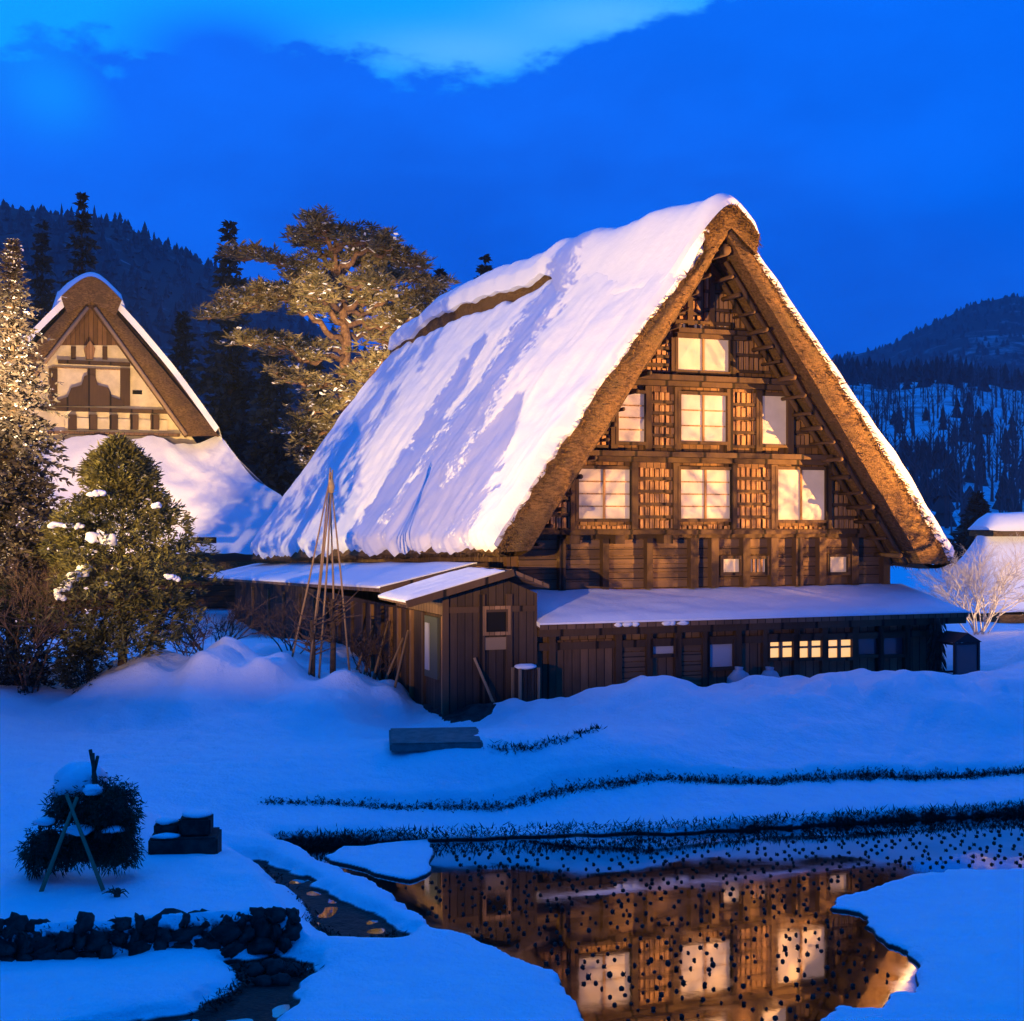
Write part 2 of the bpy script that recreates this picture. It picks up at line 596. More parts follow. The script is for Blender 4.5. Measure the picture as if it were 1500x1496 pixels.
for q in [(700, 1175, 0.27), (1000, 1185, 0.27), (1300, 1170, 0.27), (1500, 1160, 0.27), (500, 1210, 0.26), (380, 1215, 0.28),
          (640, 1400, 0.16), (560, 1380, 0.16), (520, 1480, 0.15), (760, 1450, 0.14), (1400, 1330, 0.10), (1450, 1450, 0.10),
          (1300, 1490, 0.10), (1420, 1280, 0.08), (200, 1440, 0.13), (50, 1470, 0.14), (430, 1300, 0.20),
          (200, 1215, 0.42), (60, 1230, 0.42), (200, 1300, 0.16), (50, 1320, 0.16), (330, 1310, 0.15), (600, 1258, 0.08), (340, 1225, 0.27)]:
    C(*q)
cp += [(-6.1, 35.0, 1.95), (-4.6, 33.0, 1.6), (-8.2, 33.5, 1.7), (-9, 30, 1.45), (-12, 31, 1.6), (-4.6, 30.6, 1.45), (-2.6, 30.0, 0.85), (-2.1, 28.2, 0.72), (-2.4, 27.4, 0.8),
       (-1.0, 28.3, 1.0), (0.4, 28.7, 1.0), (3, 30, 1.05), (6, 31, 1.05), (9, 32, 1.1), (11.2, 30.5, 1.65), (12.6, 36, 1.95), (15, 40, 1.8),
       (0, 36, 1.0), (5, 40, 1.0), (-8, 42, 1.3), (-14, 42, 1.4), (-20, 34, 1.5), (20, 30, 1.5), (20, 22, 0.9), (-18, 22, 0.9), (-14, 16, 0.3),
       (14, 15, 0.15), (-8, 10, 0.15), (0, 10, 0.12), (8, 10, 0.12), (0, 50, 1.1), (16, 52, 1.3), (-20, 52, 1.5), (25, 45, 1.5), (-28, 40, 1.5), (-28, 20, 1.0), (28, 20, 1.0)]
CP = np.array(cp)


def tps_fit(P):
    n = len(P)
    d = np.hypot(P[:, None, 0] - P[None, :, 0], P[:, None, 1] - P[None, :, 1])
    K = np.where(d > 0, d ** 2 * np.log(d + 1e-12), 0) + np.eye(n) * 0.6
    A = np.zeros((n + 3, n + 3))
    A[:n, :n] = K
    A[:n, n] = 1
    A[:n, n + 1:] = P[:, :2]
    A[n, :n] = 1
    A[n + 1:, :n] = P[:, :2].T
    return np.linalg.solve(A, np.concatenate([P[:, 2], [0, 0, 0]]))


TW = tps_fit(CP)


def tps(X, Y):
    X, Y = np.asarray(X, float), np.asarray(Y, float)
    out = TW[-3] + TW[-2] * X + TW[-1] * Y
    for (a, b, _), wgt in zip(CP, TW[:-3]):
        d2 = (X - a) ** 2 + (Y - b) ** 2
        out = out + wgt * 0.5 * d2 * np.log(d2 + 1e-12)
    return out


def poly_sd(poly, X, Y):
    """signed distance, positive inside"""
    X, Y = np.asarray(X, float), np.asarray(Y, float)
    best = np.full(X.shape, 1e9)
    inside = np.zeros(X.shape, bool)
    n = len(poly)
    for i in range(n):
        x0, y0 = poly[i]
        x1, y1 = poly[(i + 1) % n]
        dx, dy = x1 - x0, y1 - y0
        t = np.clip(((X - x0) * dx + (Y - y0) * dy) / (dx * dx + dy * dy + 1e-12), 0, 1)
        best = np.minimum(best, np.hypot(X - x0 - t * dx, Y - y0 - t * dy))
        c = (y0 > Y) != (y1 > Y)
        inside ^= c & (X < dx * (Y - y0) / (dy if abs(dy) > 1e-12 else 1e-12) + x0)
    return np.where(inside, best, -best)


POND = [ground_pt(*p) for p in [(400, 1243), (640, 1233, 0), (1000, 1222), (1300, 1205), (1500, 1194), (1900, 1175), (1900, 1262), (1500, 1274),
        (1400, 1275), (1340, 1278, .06), (1290, 1292, .08), (1240, 1300, .08), (1212, 1308, .08), (1215, 1333), (1250, 1345), (1272, 1372),
        (1292, 1387), (1322, 1402), (1340, 1425), (1336, 1460), (1305, 1452, .06), (1286, 1468, .08), (1230, 1466, .08), (1200, 1486, .08), (1175, 1500, .08),
        (1150, 1600), (890, 1600), (882, 1500, .1), (862, 1468, .12), (820, 1430, .12), (762, 1393, .12), (700, 1368, .12), (650, 1358, .1),
        (600, 1332, .05), (540, 1292, .03), (470, 1262, .03)]]
FLOE = [ground_pt(*p) for p in [(462, 1258), (500, 1242), (560, 1238), (632, 1231), (644, 1250), (641, 1280), (600, 1294), (552, 1288), (500, 1268)]]
DITCH = [ground_pt(*p) for p in [(338, 1240, .2), (385, 1250, .15), (440, 1275, .1), (520, 1318, .08), (604, 1358, .1), (596, 1370, .12), (530, 1378, .12),
         (488, 1372, .12), (452, 1338, .1), (420, 1302, .1), (380, 1264, .15)]]
POOL = [ground_pt(*p) for p in [(80, 1540, .1), (105, 1500, .1), (180, 1490, .1), (284, 1470, .1), (345, 1436, .08), (338, 1413), (400, 1403), (464, 1414, 0), (434, 1448, .1),
        (414, 1500, .1), (395, 1560, .1)]]


def wall_line(X):
    return 15.55 + 0.17 * (X + 4.0)


def ditch_line(Y):
    return -2.45 - 0.40 * (Y - 15.9)


def height(X, Y):
    X, Y = np.asarray(X, float), np.asarray(Y, float)
    h = tps(X, Y)
    edge_ = np.minimum(np.minimum(X + 34, 34 - X), np.minimum(Y - 4, 66 - Y))
    k = ss(edge_, 0, 8)
    h = h * k + 1.0 * (1 - k)
    # step between the dike and the upper field
    ys = 22.9 + 0.21 * X + 0.05 * fbm(X * 0.9, Y * 0.2, 3, 3)
    h = h + 0.15 * ss(Y - ys, -0.05, 0.25) * ss(X, -4.5, -2.0) * ss(26.5 - Y, 0, 2.2)
    # low retaining wall in the left foreground
    m = ss(Y - wall_line(X), -0.05, 0.05) * ss(ditch_line(Y) - X, -0.12, 0.22) * (1 - ss(Y, 18.0, 20.4))
    h = h + 0.36 * m
    # snow-buried bank behind the left field, with an undercut edge
    yb = 28.35 + 0.25 * np.sin(X * 1.3) + 0.1 * (X + 4)
    bk = ss(Y - yb, -0.1, 0.5) * ss(X, -9.6, -8.2) * (1 - ss(X, -2.9, -1.7)) * (1 - ss(Y, 30.0, 32.5))
    h = h + 0.46 * bk * (1 + 0.3 * np.sin(X * 2.1 + 1) + 0.25 * np.sin(X * 4.7))
    # snow-covered bush
    h = h + 0.62 * np.exp(-(((X + 6.1) / 0.75) ** 2 + ((Y - 19.9) / 0.85) ** 2))
    # hummocks near the house front
    h = h + 0.20 * fbm(X * 0.75 + 3, Y * 0.75, 21, 3) * ss(Y, 25.5, 27.5) * (1 - ss(Y, 33, 38))
    h = h + 0.045 * fbm(X * 0.55, Y * 0.55, 9, 3) + 0.014 * fbm(X * 2.6, Y * 2.6, 13, 3) * (1 + ss(Y, 22.5, 24))
    # water bodies
    jag = 0.10 * fbm(X * 2.2, Y * 2.2, 31, 3)
    sd = poly_sd(POND, X, Y) + jag
    fl = poly_sd(FLOE, X, Y) + jag * 0.6
    sd = np.minimum(sd, -fl)
    dd = np.maximum(poly_sd(DITCH, X, Y), poly_sd(POOL, X, Y)) + jag * 0.7
    inw = np.maximum(ss(sd, -0.10, 0.06), ss(dd, -0.10, 0.08))
    h = np.where(fl > -0.1, 0.07 + 0.02 * fbm(X * 1.5, Y * 1.5, 4, 2), h)
    # round the snow down a little towards the shore
    h = h * (0.72 + 0.28 * ss(-np.maximum(sd, dd), 0.0, 0.35))
    h = np.maximum(h, 0.05)
    ditch = np.maximum(ss(poly_sd(DITCH, X, Y), -0.12, 0.0), ss(poly_sd(POOL, X, Y), -0.12, 0.0))
    floor_ = -0.22 + ditch * (0.226 + 0.012 * fbm(X * 3, Y * 3, 17, 2))
    return h * (1 - inw) + floor_ * inw


def axis_pts(a, b, core0, core1, fine, coarse):
    out = list(np.arange(a, core0, coarse)) + list(np.arange(core0, core1, fine)) + list(np.arange(core1, b, coarse)) + [b]
    return np.array(out)


gx = axis_pts(-34, 34, -8.5, 10.2, 0.052, 0.4)
gy = np.concatenate([np.arange(4, 12.5, 0.5), np.arange(12.5, 25.5, 0.052), np.arange(25.5, 36, 0.11), np.arange(36, 66, 0.5), [66]])
GX, GY = np.meshgrid(gx, gy)
GZ = height(GX, GY)


def terrain():
    ny, nx = GX.shape
    vs = np.stack([GX, GY, GZ], -1).reshape(-1, 3)
    idx = np.arange(ny * nx).reshape(ny, nx)
    q = np.stack([idx[:-1, :-1], idx[:-1, 1:], idx[1:, 1:], idx[1:, :-1]], -1).reshape(-1, 4)
    b = MB()
    b.v = [tuple(p) for p in vs]
    b.f = [tuple(int(i) for i in f) for f in q]
    b.m = [0] * len(b.f)
    # carry the sheet on to the horizon
    far = 4000.0
    def strip(inner, outer):
        base = len(b.v)
        b.v.extend(outer)
        for i in range(len(inner) - 1):
            b.f.append((inner[i], inner[i + 1], base + i + 1, base + i))
            b.m.append(0)
    top = [int(i) for i in idx[-1]]
    strip(top, [(b.v[i][0] * far / 34, far, 1.0) for i in top])
    bot = [int(i) for i in idx[0]][::-1]
    strip(bot, [(b.v[i][0] * far / 34, -far, 1.0) for i in bot])
    rt = [int(i) for i in idx[:, -1]][::-1]
    strip(rt, [(far, -far + (b.v[i][1] - 4) / 62 * 2 * far, 1.0) for i in rt])
    lf = [int(i) for i in idx[:, 0]]
    strip(lf, [(-far, -far + (b.v[i][1] - 4) / 62 * 2 * far, 1.0) for i in lf])
    o = b.build('snow_ground', M['ground'], smooth=True)
    bm = bmesh.new()
    bm.from_mesh(o.data)
    bmesh.ops.recalc_face_normals(bm, faces=bm.faces)
    up = sum(f.normal.z * f.calc_area() for f in bm.faces)
    if up < 0:
        bmesh.ops.reverse_faces(bm, faces=bm.faces)
    bm.to_mesh(o.data)
    bm.free()
    return tag(o, kind='structure')


terrain()


def hgt(x, y):
    return float(height(np.array([x]), np.array([y]))[0])


wb = MB()
wb.add([(-12, 8, 0), (16, 8, 0), (16, 26, 0), (-12, 26, 0)], [(0, 1, 2, 3)])
tag(wb.build('water', M['water']), kind='structure')

def soil_patch():
    poly = [ground_pt(x, y, 0.8) for (x, y) in [(585, 1022), (612, 1048), (650, 1070), (700, 1074), (735, 1066), (700, 1054), (668, 1044), (640, 1030), (610, 1016)]]
    n, m = 44, 44
    xs_ = np.linspace(min(p[0] for p in poly) - 0.2, max(p[0] for p in poly) + 0.2, n)
    ys_ = np.linspace(min(p[1] for p in poly) - 0.2, max(p[1] for p in poly) + 0.2, m)
    XX, YY = np.meshgrid(xs_, ys_)
    sd_ = poly_sd(poly, XX, YY) + 0.08 * fbm(XX * 2.5, YY * 2.5, 5, 3)
    ZZ = height(XX, YY) + 0.03 + 0.015 * fbm(XX * 6, YY * 6, 8, 2) - 0.12 * ss(-sd_, -0.08, 0.06)
    b = MB()
    b.grid(np.stack([XX, YY, ZZ], -1))
    tag(b.build('bare_soil', M['stone'], smooth=True), kind='structure')


soil_patch()

# ------------------------------------------------------------------ hills
def interp(pts, x):
    return np.interp(x, [p[0] for p in pts], [p[1] for p in pts])


def hill(name, sil, px0, px1, y0, y1, m, back=1.5, seed=0, amp=0.03, nx=120, ny=60, base=1.0):
    """a hillside whose crest, at distance y1, follows the skyline sil"""
    P = []
    ps = np.linspace(px0, px1, nx)
    for t in np.linspace(0, 1.35, ny):
        Y = y0 + (y1 - y0) * t
        crest = HC + (HZ - interp(sil, ps)) / F_PX * y1
        prof = math.sin(min(t, 1) * math.pi / 2) if t <= 1 else 1 - (t - 1) * back
        e0 = (base - HC) / y0
        X = (ps - 750) / F_PX * Y
        e1 = (crest - HC) / y1
        Z = HC + Y * (e0 + (e1 - e0) * prof * (1 + amp * fbm(X / y1 * 16, np.full_like(X, Y) / y1 * 16, seed, 4) * min(1, 4 * abs(1 - t))))
        P.append([(x, Y, z) for x, z in zip(X, Z)])
    b = MB()
    b.grid(P)
    tag(b.build(name, m, smooth=True), kind='structure')
    return P


SIL_L = [(-900, 330), (-400, 270), (-100, 288), (0, 302), (60, 312), (110, 318), (170, 325), (240, 362), (300, 390), (360, 420), (450, 470), (560, 540), (700, 610), (900, 690), (1100, 740)]
SIL_R = [(900, 730), (1000, 690), (1100, 620), (1180, 575), (1240, 552), (1300, 560), (1380, 552), (1450, 562), (1500, 572), (1700, 560), (2200, 600), (2800, 640)]
SIL_F = [(900, 640), (1050, 590), (1150, 550), (1240, 522), (1300, 508), (1350, 482), (1420, 448), (1480, 434), (1520, 438), (1600, 470), (1800, 500), (2200, 560), (2600, 600)]
HL = hill('hill', SIL_L, -700, 1100, 160, 850, M['hill_l'], seed=3)
HF = hill('mountain', SIL_F, 900, 2600, 900, 1900, M['hill_f'], seed=8)
HR = hill('hillside', SIL_R, 900, 2400, 150, 620, M['hill_r'], seed=5)


def far_tree(b, p, h, r, seed):
    rr = random.Random(seed)
    n = 6
    for (a, c, k) in ((0.05, 0.6, 1.0), (0.35, 0.82, 0.72), (0.62, 1.0, 0.45)):
        ring = [(p[0] + r * k * rr.uniform(0.7, 1.2) * math.cos(6.283 * i / n), p[1] + r * k * rr.uniform(0.7, 1.2) * math.sin(6.283 * i / n),
                 p[2] + h * (a + rr.uniform(-0.05, 0.05))) for i in range(n)]
        vs = ring + [(p[0], p[1], p[2] + h * c)]
        b.add(vs, [(i, (i + 1) % n, n) for i in range(n)])


def bare_tree(b, p, h, seed):
    rr = random.Random(seed)
    top = (p[0] + rr.uniform(-.06, .06) * h, p[1], p[2] + h)
    def blade(a, c, wd):
        b.add([(a[0] - wd, a[1], a[2]), (a[0] + wd, a[1], a[2]), (c[0], c[1], c[2])], [(0, 1, 2)])
    blade(p, top, 0.03 * h)
    for k in range(6):
        t = rr.uniform(0.25, 0.8)
        q = (p[0] + (top[0] - p[0]) * t, p[1], p[2] + h * t)
        blade(q, (q[0] + rr.uniform(-.28, .28) * h, q[1] + rr.uniform(-.2, .2) * h, q[2] + h * rr.uniform(.18, .38)), 0.014 * h)


def scatter(P, n, t0, t1, seed, dens=None):
    rr = random.Random(seed)
    ny, nx = len(P), len(P[0])
    out = []
    while len(out) < n:
        i = rr.uniform(t0, t1) / 1.35 * (ny - 1)
        j = rr.uniform(0, nx - 1.01)
        a = P[int(i)][int(j)]
        c = P[min(int(i) + 1, ny - 1)][min(int(j) + 1, nx - 1)]
        u, v = i - int(i), j - int(j)
        p = (a[0] + (c[0] - a[0]) * v, a[1] + (c[1] - a[1]) * u, a[2] + (c[2] - a[2]) * (u + v) / 2)
        px = 750 + p[0] / p[1] * F_PX
        if -250 < px < 1750 and (dens is None or rr.random() < dens(p, i / (ny - 1) * 1.35)):
            out.append(p)
    return out


b = MB()
for i, p in enumerate(scatter(HL, 3000, 0.25, 1.0, 1)):
    far_tree(b, (p[0], p[1], p[2] - 1.5), random.uniform(3.5, 9) * (1.6 if i % 13 == 0 else 1), random.uniform(1.8, 3.6), i)
tag(b.build('wooded_hill_forest', M['forest']), 'dark conifer forest covering the left hill', 'forest', kind='stuff')
b = MB()
for i, p in enumerate(scatter(HR, 330, 0.8, 1.0, 2)):
    far_tree(b, (p[0], p[1], p[2] - 1), random.uniform(6, 12), random.uniform(2.0, 3.6), i)
for i, p in enumerate(scatter(HR, 150, 0.1, 0.75, 12, lambda p, t: 1 if vnoise(p[0] / 45, p[1] / 70, 4) > 0.2 else 0.05)):
    far_tree(b, (p[0], p[1], p[2] - 1), random.uniform(5, 10), random.uniform(1.6, 2.8), i)
tag(b.build('hillside_forest', M['forest']), 'band of dark conifers across the snowy slope on the right', 'forest', kind='stuff')
b = MB()
for i, p in enumerate(scatter(HR, 1500, 0.05, 0.95, 3)):
    bare_tree(b, (p[0], p[1], p[2] - 0.5), random.uniform(5, 12), i)
tag(b.build('bare_wood', M['forest_bare']), 'thin leafless trees scattered over the snowy slope on the right', 'wood', kind='stuff')
b = MB()
for i, p in enumerate(scatter(HF, 1500, 0.4, 1.0, 4)):
    far_tree(b, (p[0], p[1], p[2] - 3), random.uniform(7, 11), random.uniform(3, 5), i)
tag(b.build('mountain_forest', M['forest']), 'distant forest on the peaked mountain at right', 'forest', kind='stuff')

# ------------------------------------------------------------------ the main thatched farmhouse
ANG = math.atan2(0.356, 0.934)
UX, UY = math.cos(ANG), math.sin(ANG)
OX, OY = 4.41, 32.7


def on_front(px, py, v=0.0, ox=OX, oy=OY):
    """where the sight line through a photo pixel meets the house plane y = v: local (u, z)"""
    k = (px - 750.0) / F_PX
    bx, by = ox - UY * v, oy + UX * v
    u = (k * by - bx) / (UX - k * UY)
    Y = by + UY * u
    return u, HC - (py - HZ) / F_PX * Y


house = empty('thatched_farmhouse', (OX, OY, 0), ANG)
tag(house, 'large steep thatched farmhouse with lit paper windows in its gable, in the middle', 'farmhouse')

AP = (0.1, 12.05)
VF, VB = -1.3, 24.6            # front and rear of the roof


def apz(v):                    # the ridge swells a little towards the middle
    return AP[1] + float(np.interp(v, [-1.3, 1, 5, 10, 16, 20, 25], [0, 0.17, 0.42, 0.58, 0.86, 0.66, 0.30]))


LF, RF = (-5.72, 4.42), (6.48, 3.95)


def eave_l(v):  # noqa                 # the left eave runs a little lower and further out to the rear
    t = max(0.0, (v - VF) / (VB - VF))
    return -5.72 - 0.66 * t, 4.36 - 0.80 * t


def lerp(a, b, t):
    return a + (b - a) * t


NS = 26
vs_ = list(np.linspace(VF, 1.0, 8)) + list(np.linspace(1.6, VB, 40))


def thatch_half(side):
    rows_o, rows_i = [], []
    for v in vs_:
        foot = eave_l(v) if side < 0 else RF
        fi = (foot[0] - side * 0.92, foot[1] + 0.02)
        ro, ri = [], []
        for i in range(NS + 1):
            t = i / NS
            n_ = 0.05 * vnoise(v * 1.7, t * 14, 3 + side) + 0.035 * vnoise(v * 6, t * 40, 5)
            bow = 0.10 * math.sin(math.pi * t)
            u = lerp(AP[0], foot[0], t) + side * (n_ + bow)
            z = lerp(apz(v), foot[1], t) + 0.6 * (n_ + bow)
            if t > 0.93:
                u -= side * 0.10 * ((t - 0.93) / 0.07) ** 2
            ro.append((u, v, z))
            ui = lerp(AP[0], fi[0], t)
            zi = lerp(apz(v) - 0.42, fi[1], t)
            ri.append((ui - side * 0.03 * vnoise(v * 5, t * 30, 9), v, zi))
        rows_o.append(ro)
        rows_i.append(ri)
    return rows_o, rows_i


tb = MB()
for side in (-1, 1):
    ro, ri = thatch_half(side)
    tb.grid(ro, 0, flip=(side > 0))
    tb.grid(ri, 0, flip=(side < 0))
    # front and rear faces, cut back in many small uneven steps
    for (a, c, fl, k) in ((ro[0], ri[0], side > 0, -1), (ro[-1], ri[-1], side < 0, 1)):
        cols = []
        for j in range(9):
            s = j / 8
            row = []
            for i in range(NS + 1):
                e = math.sin(math.pi * s)
                dv = k * (0.10 * e + 0.06 * e * vnoise(i * 0.9, j * 1.1, 17 + side))
                row.append((lerp(a[i][0], c[i][0], s), a[i][1] + dv, lerp(a[i][2], c[i][2], s)))
            cols.append(row)
        tb.grid(cols, 0, flip=not fl)
    # the cut bottom of the eave
    cols = []
    for j in range(5):
        s = j / 4
        cols.append([(lerp(o[-1][0], i_[-1][0], s), o[-1][1], lerp(o[-1][2], i_[-1][2], s) - 0.10 * math.sin(math.pi * s) + 0.03 * vnoise(o[-1][1] * 5, j, 2)) for o, i_ in zip(ro, ri)])
    tb.grid(cols, 0, flip=(side > 0))
    # loose straw along the cut edges
    rr = random.Random(5 + side)
    for q in range(900):
        t = rr.random()
        s = rr.uniform(0.0, 0.3) if rr.random() < 0.75 else rr.random()
        i = min(NS - 1, int(t * NS))
        f = t * NS - i
        a = [lerp(ro[0][i][k], ro[0][i + 1][k], f) for k in range(3)]
        c = [lerp(ri[0][i][k], ri[0][i + 1][k], f) for k in range(3)]
        p = Vector([lerp(a[k], c[k], s) for k in range(3)])
        p.y -= 0.06
        L = rr.uniform(0.08, 0.22)
        dr = Vector((side * rr.uniform(-0.1, 0.8), rr.uniform(-1, 0.1), rr.uniform(-0.9, 0.3))).normalized() * L
        wv = Vector((rr.uniform(-1, 1), 0.2, rr.uniform(-1, 1))).normalized() * 0.018
        tb.add([p - wv, p + wv, p + dr], [(0, 1, 2)], 0)
    for q in range(700):
        v = rr.uniform(VF, VB)
        foot = eave_l(v) if side < 0 else RF
        p = Vector((foot[0] - side * rr.uniform(0.02, 0.5), v, foot[1] - rr.uniform(-0.02, 0.06)))
        dr = Vector((side * rr.uniform(0, 0.5), rr.uniform(-0.4, 0.4), -1)).normalized() * rr.uniform(0.06, 0.2)
        tb.add([p - Vector((0, 0.02, 0)), p + Vector((0, 0.02, 0)), p + dr], [(0, 1, 2)], 0)
roof = tb.build('thatch_roof', M['straw'], house, smooth=True)

# snow lying on the two slopes
def slope_snow(side):
    b = MB()
    rows = []
    NSS, NV = 90, 230
    for jv in range(NV + 1):
        v = lerp(VF - 0.05, VB + 0.1, (jv / NV) ** 1.1)
        foot = eave_l(v) if side < 0 else RF
        L = math.hypot(foot[0] - AP[0], foot[1] - apz(v))
        nu, nz = side * (apz(v) - foot[1]) / L, abs(foot[0] - AP[0]) / L
        row = []
        t0 = 0.015
        if side < 0 and v > 5.5:
            t0 = 0.015 + 0.085 * float(ss(v, 5.5, 9.0)) * (1 - 0.75 * float(ss(v, 20, 25))) + 0.014 * float(fbm(v * 0.9, 1.0, 6, 3))
        tend = 0.982 + 0.012 * float(vnoise(v * 1.4, 7, 3)) + 0.010 * float(vnoise(v * 5.1, 3, 3))
        for i in range(NSS + 1):
            s = i / NSS
            t = lerp(t0, tend, s)
            th = 0.24 if side < 0 else 0.17
            streak = 0.042 * float(vnoise(v * 1.15 + 0.5 * t, t * 1.3, 41)) + 0.026 * float(vnoise(v * 3.1 + 1.2 * t, t * 2.2, 43)) + 0.015 * float(vnoise(v * 7.5 + 2 * t, t * 4, 47))
            lump = 0.09 * float(fbm(v * 0.45, t * 4.0, 12, 4)) + 0.02 * float(vnoise(v * 3, t * 30, 15))
            th = th + lump + streak * min(1, 3 * t)
            edge = min(s / 0.025, (1 - s) / 0.02, (jv) / 2.0 + 0.001, (NV - jv) / 1.5 + 0.001, 1.0)
            th = 0.055 + (max(th, 0.1) - 0.0) * math.sqrt(max(edge, 0.0))
            bow = 0.10 * math.sin(math.pi * t)
            u = lerp(AP[0], foot[0], t) + side * bow
            z = lerp(apz(v), foot[1], t) + 0.6 * bow
            vv = v + (0.05 * float(vnoise(t * 45, 2, 8)) if jv == 0 else 0)
            row.append((u + nu * th, vv, z + nz * th))
        rows.append(row)
    b.grid(rows, 0, flip=(side < 0))
    # underside lip down to the thatch
    for row, fl in ((rows[0], side > 0), (rows[-1], side < 0)):
        low = [(p[0] - (1.0 if side > 0 else -1.0) * 0.10, p[1] + (0.06 if row is rows[0] else -0.06), p[2] - 0.10) for p in row]
        b.grid([row, low], 0, flip=fl)
    for k, fl in ((0, side < 0), (-1, side > 0)):
        line = [r_[k] for r_ in rows]
        low = [(p[0] - side * 0.09, p[1], p[2] - 0.09) for p in line]
        b.grid([line, low], 0, flip=fl)
    o = b.build('roof_snow', M['roof_snow'], roof, smooth=True)
    return o


slope_snow(-1)
slope_snow(1)

# the ridge: a thatch roll under a cap of snow
def roll_z(x, top, rnd, v, slope=1.31):
    return apz(v) + top - slope * (math.sqrt(x * x + rnd * rnd) - rnd)


b = MB()
rows = []
xs = [-0.62, -0.72] + list(np.linspace(-0.70, 0.70, 13)) + [0.72, 0.62]
for jv in range(61):
    v = lerp(VF - 0.24, VB + 0.1, jv / 60)
    row = []
    for k, x in enumerate(xs):
        n_ = 0.03 * float(vnoise(v * 2.5, k, 3))
        z = roll_z(x, 0.22, 0.30, v)
        if k in (0, len(xs) - 1):
            z = apz(v) - 1.31 * abs(x) - 0.06
        row.append((AP[0] + x * (1 + n_), v + 0.03 * math.sin(k * 1.9), z + n_))
    rows.append(row)
b.grid(rows, 0, flip=True)
b.add(rows[0] + [(AP[0], VF - 0.20, AP[1] - 0.30)], [tuple(range(len(xs) + 1))], 0)
b.add(rows[-1], [tuple(range(len(xs) - 1, -1, -1))], 0)
rr = random.Random(2)
for q in range(420):
    x = rr.uniform(-0.72, 0.72)
    z = lerp(AP[1] - 1.31 * abs(x) * 0.9 - 0.1, roll_z(x, 0.22, 0.3, VF), rr.random() ** 0.6)
    p = Vector((AP[0] + x, VF - 0.25, z))
    dr = Vector((rr.uniform(-.8, .8), -rr.uniform(0.2, 1), rr.uniform(-1.0, 0.3))).normalized() * rr.uniform(0.07, 0.2)
    b.add([p + Vector((0.018, 0, 0)), p - Vector((0.018, 0, 0)), p + dr], [(0, 1, 2)])
ridge = b.build('ridge_roll', M['straw_l'], roof, smooth=True)
b = MB()
rows = []
NR = 150
for jv in range(NR + 1):
    v = lerp(VF - 0.22, VB + 0.15, (jv / NR) ** 1.25)
    e = math.sqrt(min(1.0, max(0.0, (v - (VF - 0.22)) / 0.42), max(0.0, (VB + 0.15 - v) / 0.4)))
    fr = 1 - float(ss(v, 3.8, 8.0))
    und = 0.15 * float(fbm(v * 0.5, 4, 22, 3)) * min(1, (v - VF + 0.3))
    top = lerp(0.24, 0.62 + und, e)
    rnd = lerp(0.30, 0.46, e)
    xl = lerp(-0.70, lerp(-0.86 - 0.08 * float(vnoise(v * 0.9, 3, 4)), -1.7, fr), e)
    xr = lerp(0.70, 0.84, e)
    row = []
    for k in range(21):
        x = lerp(xl, xr, k / 20)
        z = roll_z(x, top, rnd, v)
        if x < 0 and fr > 0:
            sl = apz(v) - 1.31 * abs(x) + 0.46
            t = float(ss(-x, 0.35, 1.45)) * fr * e
            z = lerp(z, sl, t)
        if k == 0 or k == 20:
            z -= (0.36 + 0.05 * fr * (k == 0)) * e
        n_ = 0.035 * float(vnoise(v * 3.1, x * 3, 7)) * e
        row.append((AP[0] + x, v, z + n_))
    rows.append(row)
b.grid(rows, 0, flip=True)
# turned-under lower edges
for k, fl in ((0, False), (-1, True)):
    line = [r_[k] for r_ in rows]
    low = [(AP[0] + (p[0] - AP[0]) * 0.8, p[1], p[2] - 0.04) for p in line]
    b.grid([line, low], 0, flip=fl)
b.add(rows[-1], [tuple(range(20, -1, -1))])
b.build('ridge_snow', M['roof_snow'], roof, smooth=True)
# binding sticks that poke through the snow on the left slope
for (px, py, dx, dz) in [(875, 378, 0.05, 0.28), (885, 393, 0.45, 0.02), (852, 403, 0.36, -0.04), (810, 422, 0.26, 0.0), (776, 434, 0.36, -0.05), (675, 482, 0.25, -0.06), (622, 507, 0.24, 0.04), (600, 512, 0.24, -0.06), (990, 322, 0.15, 0.05)]:
    best = None
    for v in np.linspace(-1, 25, 400):
        for t in (0,):
            u, z = on_front(px, py, v)
            foot = eave_l(v)
            zz = lerp(apz(v), foot[1], (u - AP[0]) / (foot[0] - AP[0])) + 0.42
            e = abs(z - zz)
            if best is None or e < best[0]:
                best = (e, u, v, z)
    e, u, v, z = best
    b = MB()
    b.tube([(u, v, z - 0.02), (u + 0.4 * dz, v - dx * 1.3, z + dz * 0.6 + 0.02)], [0.07, 0.05], 6)
    b.build('binding_stick', M['wood_side'], roof)

# gable wall: dark boarding behind everything
def inner(u, v=0.0):
    """height of the roof's underside"""
    if u < AP[0]:
        t = (u - AP[0]) / (LF[0] + 0.92 - AP[0])
        return lerp(AP[1] - 0.42, LF[1], t)
    t = (u - AP[0]) / (RF[0] - 0.92 - AP[0])
    return lerp(AP[1] - 0.42, RF[1], t)


b = MB()
b.prism([(-4.85, 0.7), (5.35, 0.7), (5.35, 4.2), (AP[0], AP[1] - 0.3), (-4.85, 4.5)], 'y', 0.0, 0.22)
b.build('gable_wall', M['wood'], house)
b = MB()
b.box((-4.8, 0.23, 0.6), (5.3, 24.0, 4.3))
b.build('house_wall', M['wood_side'], house)

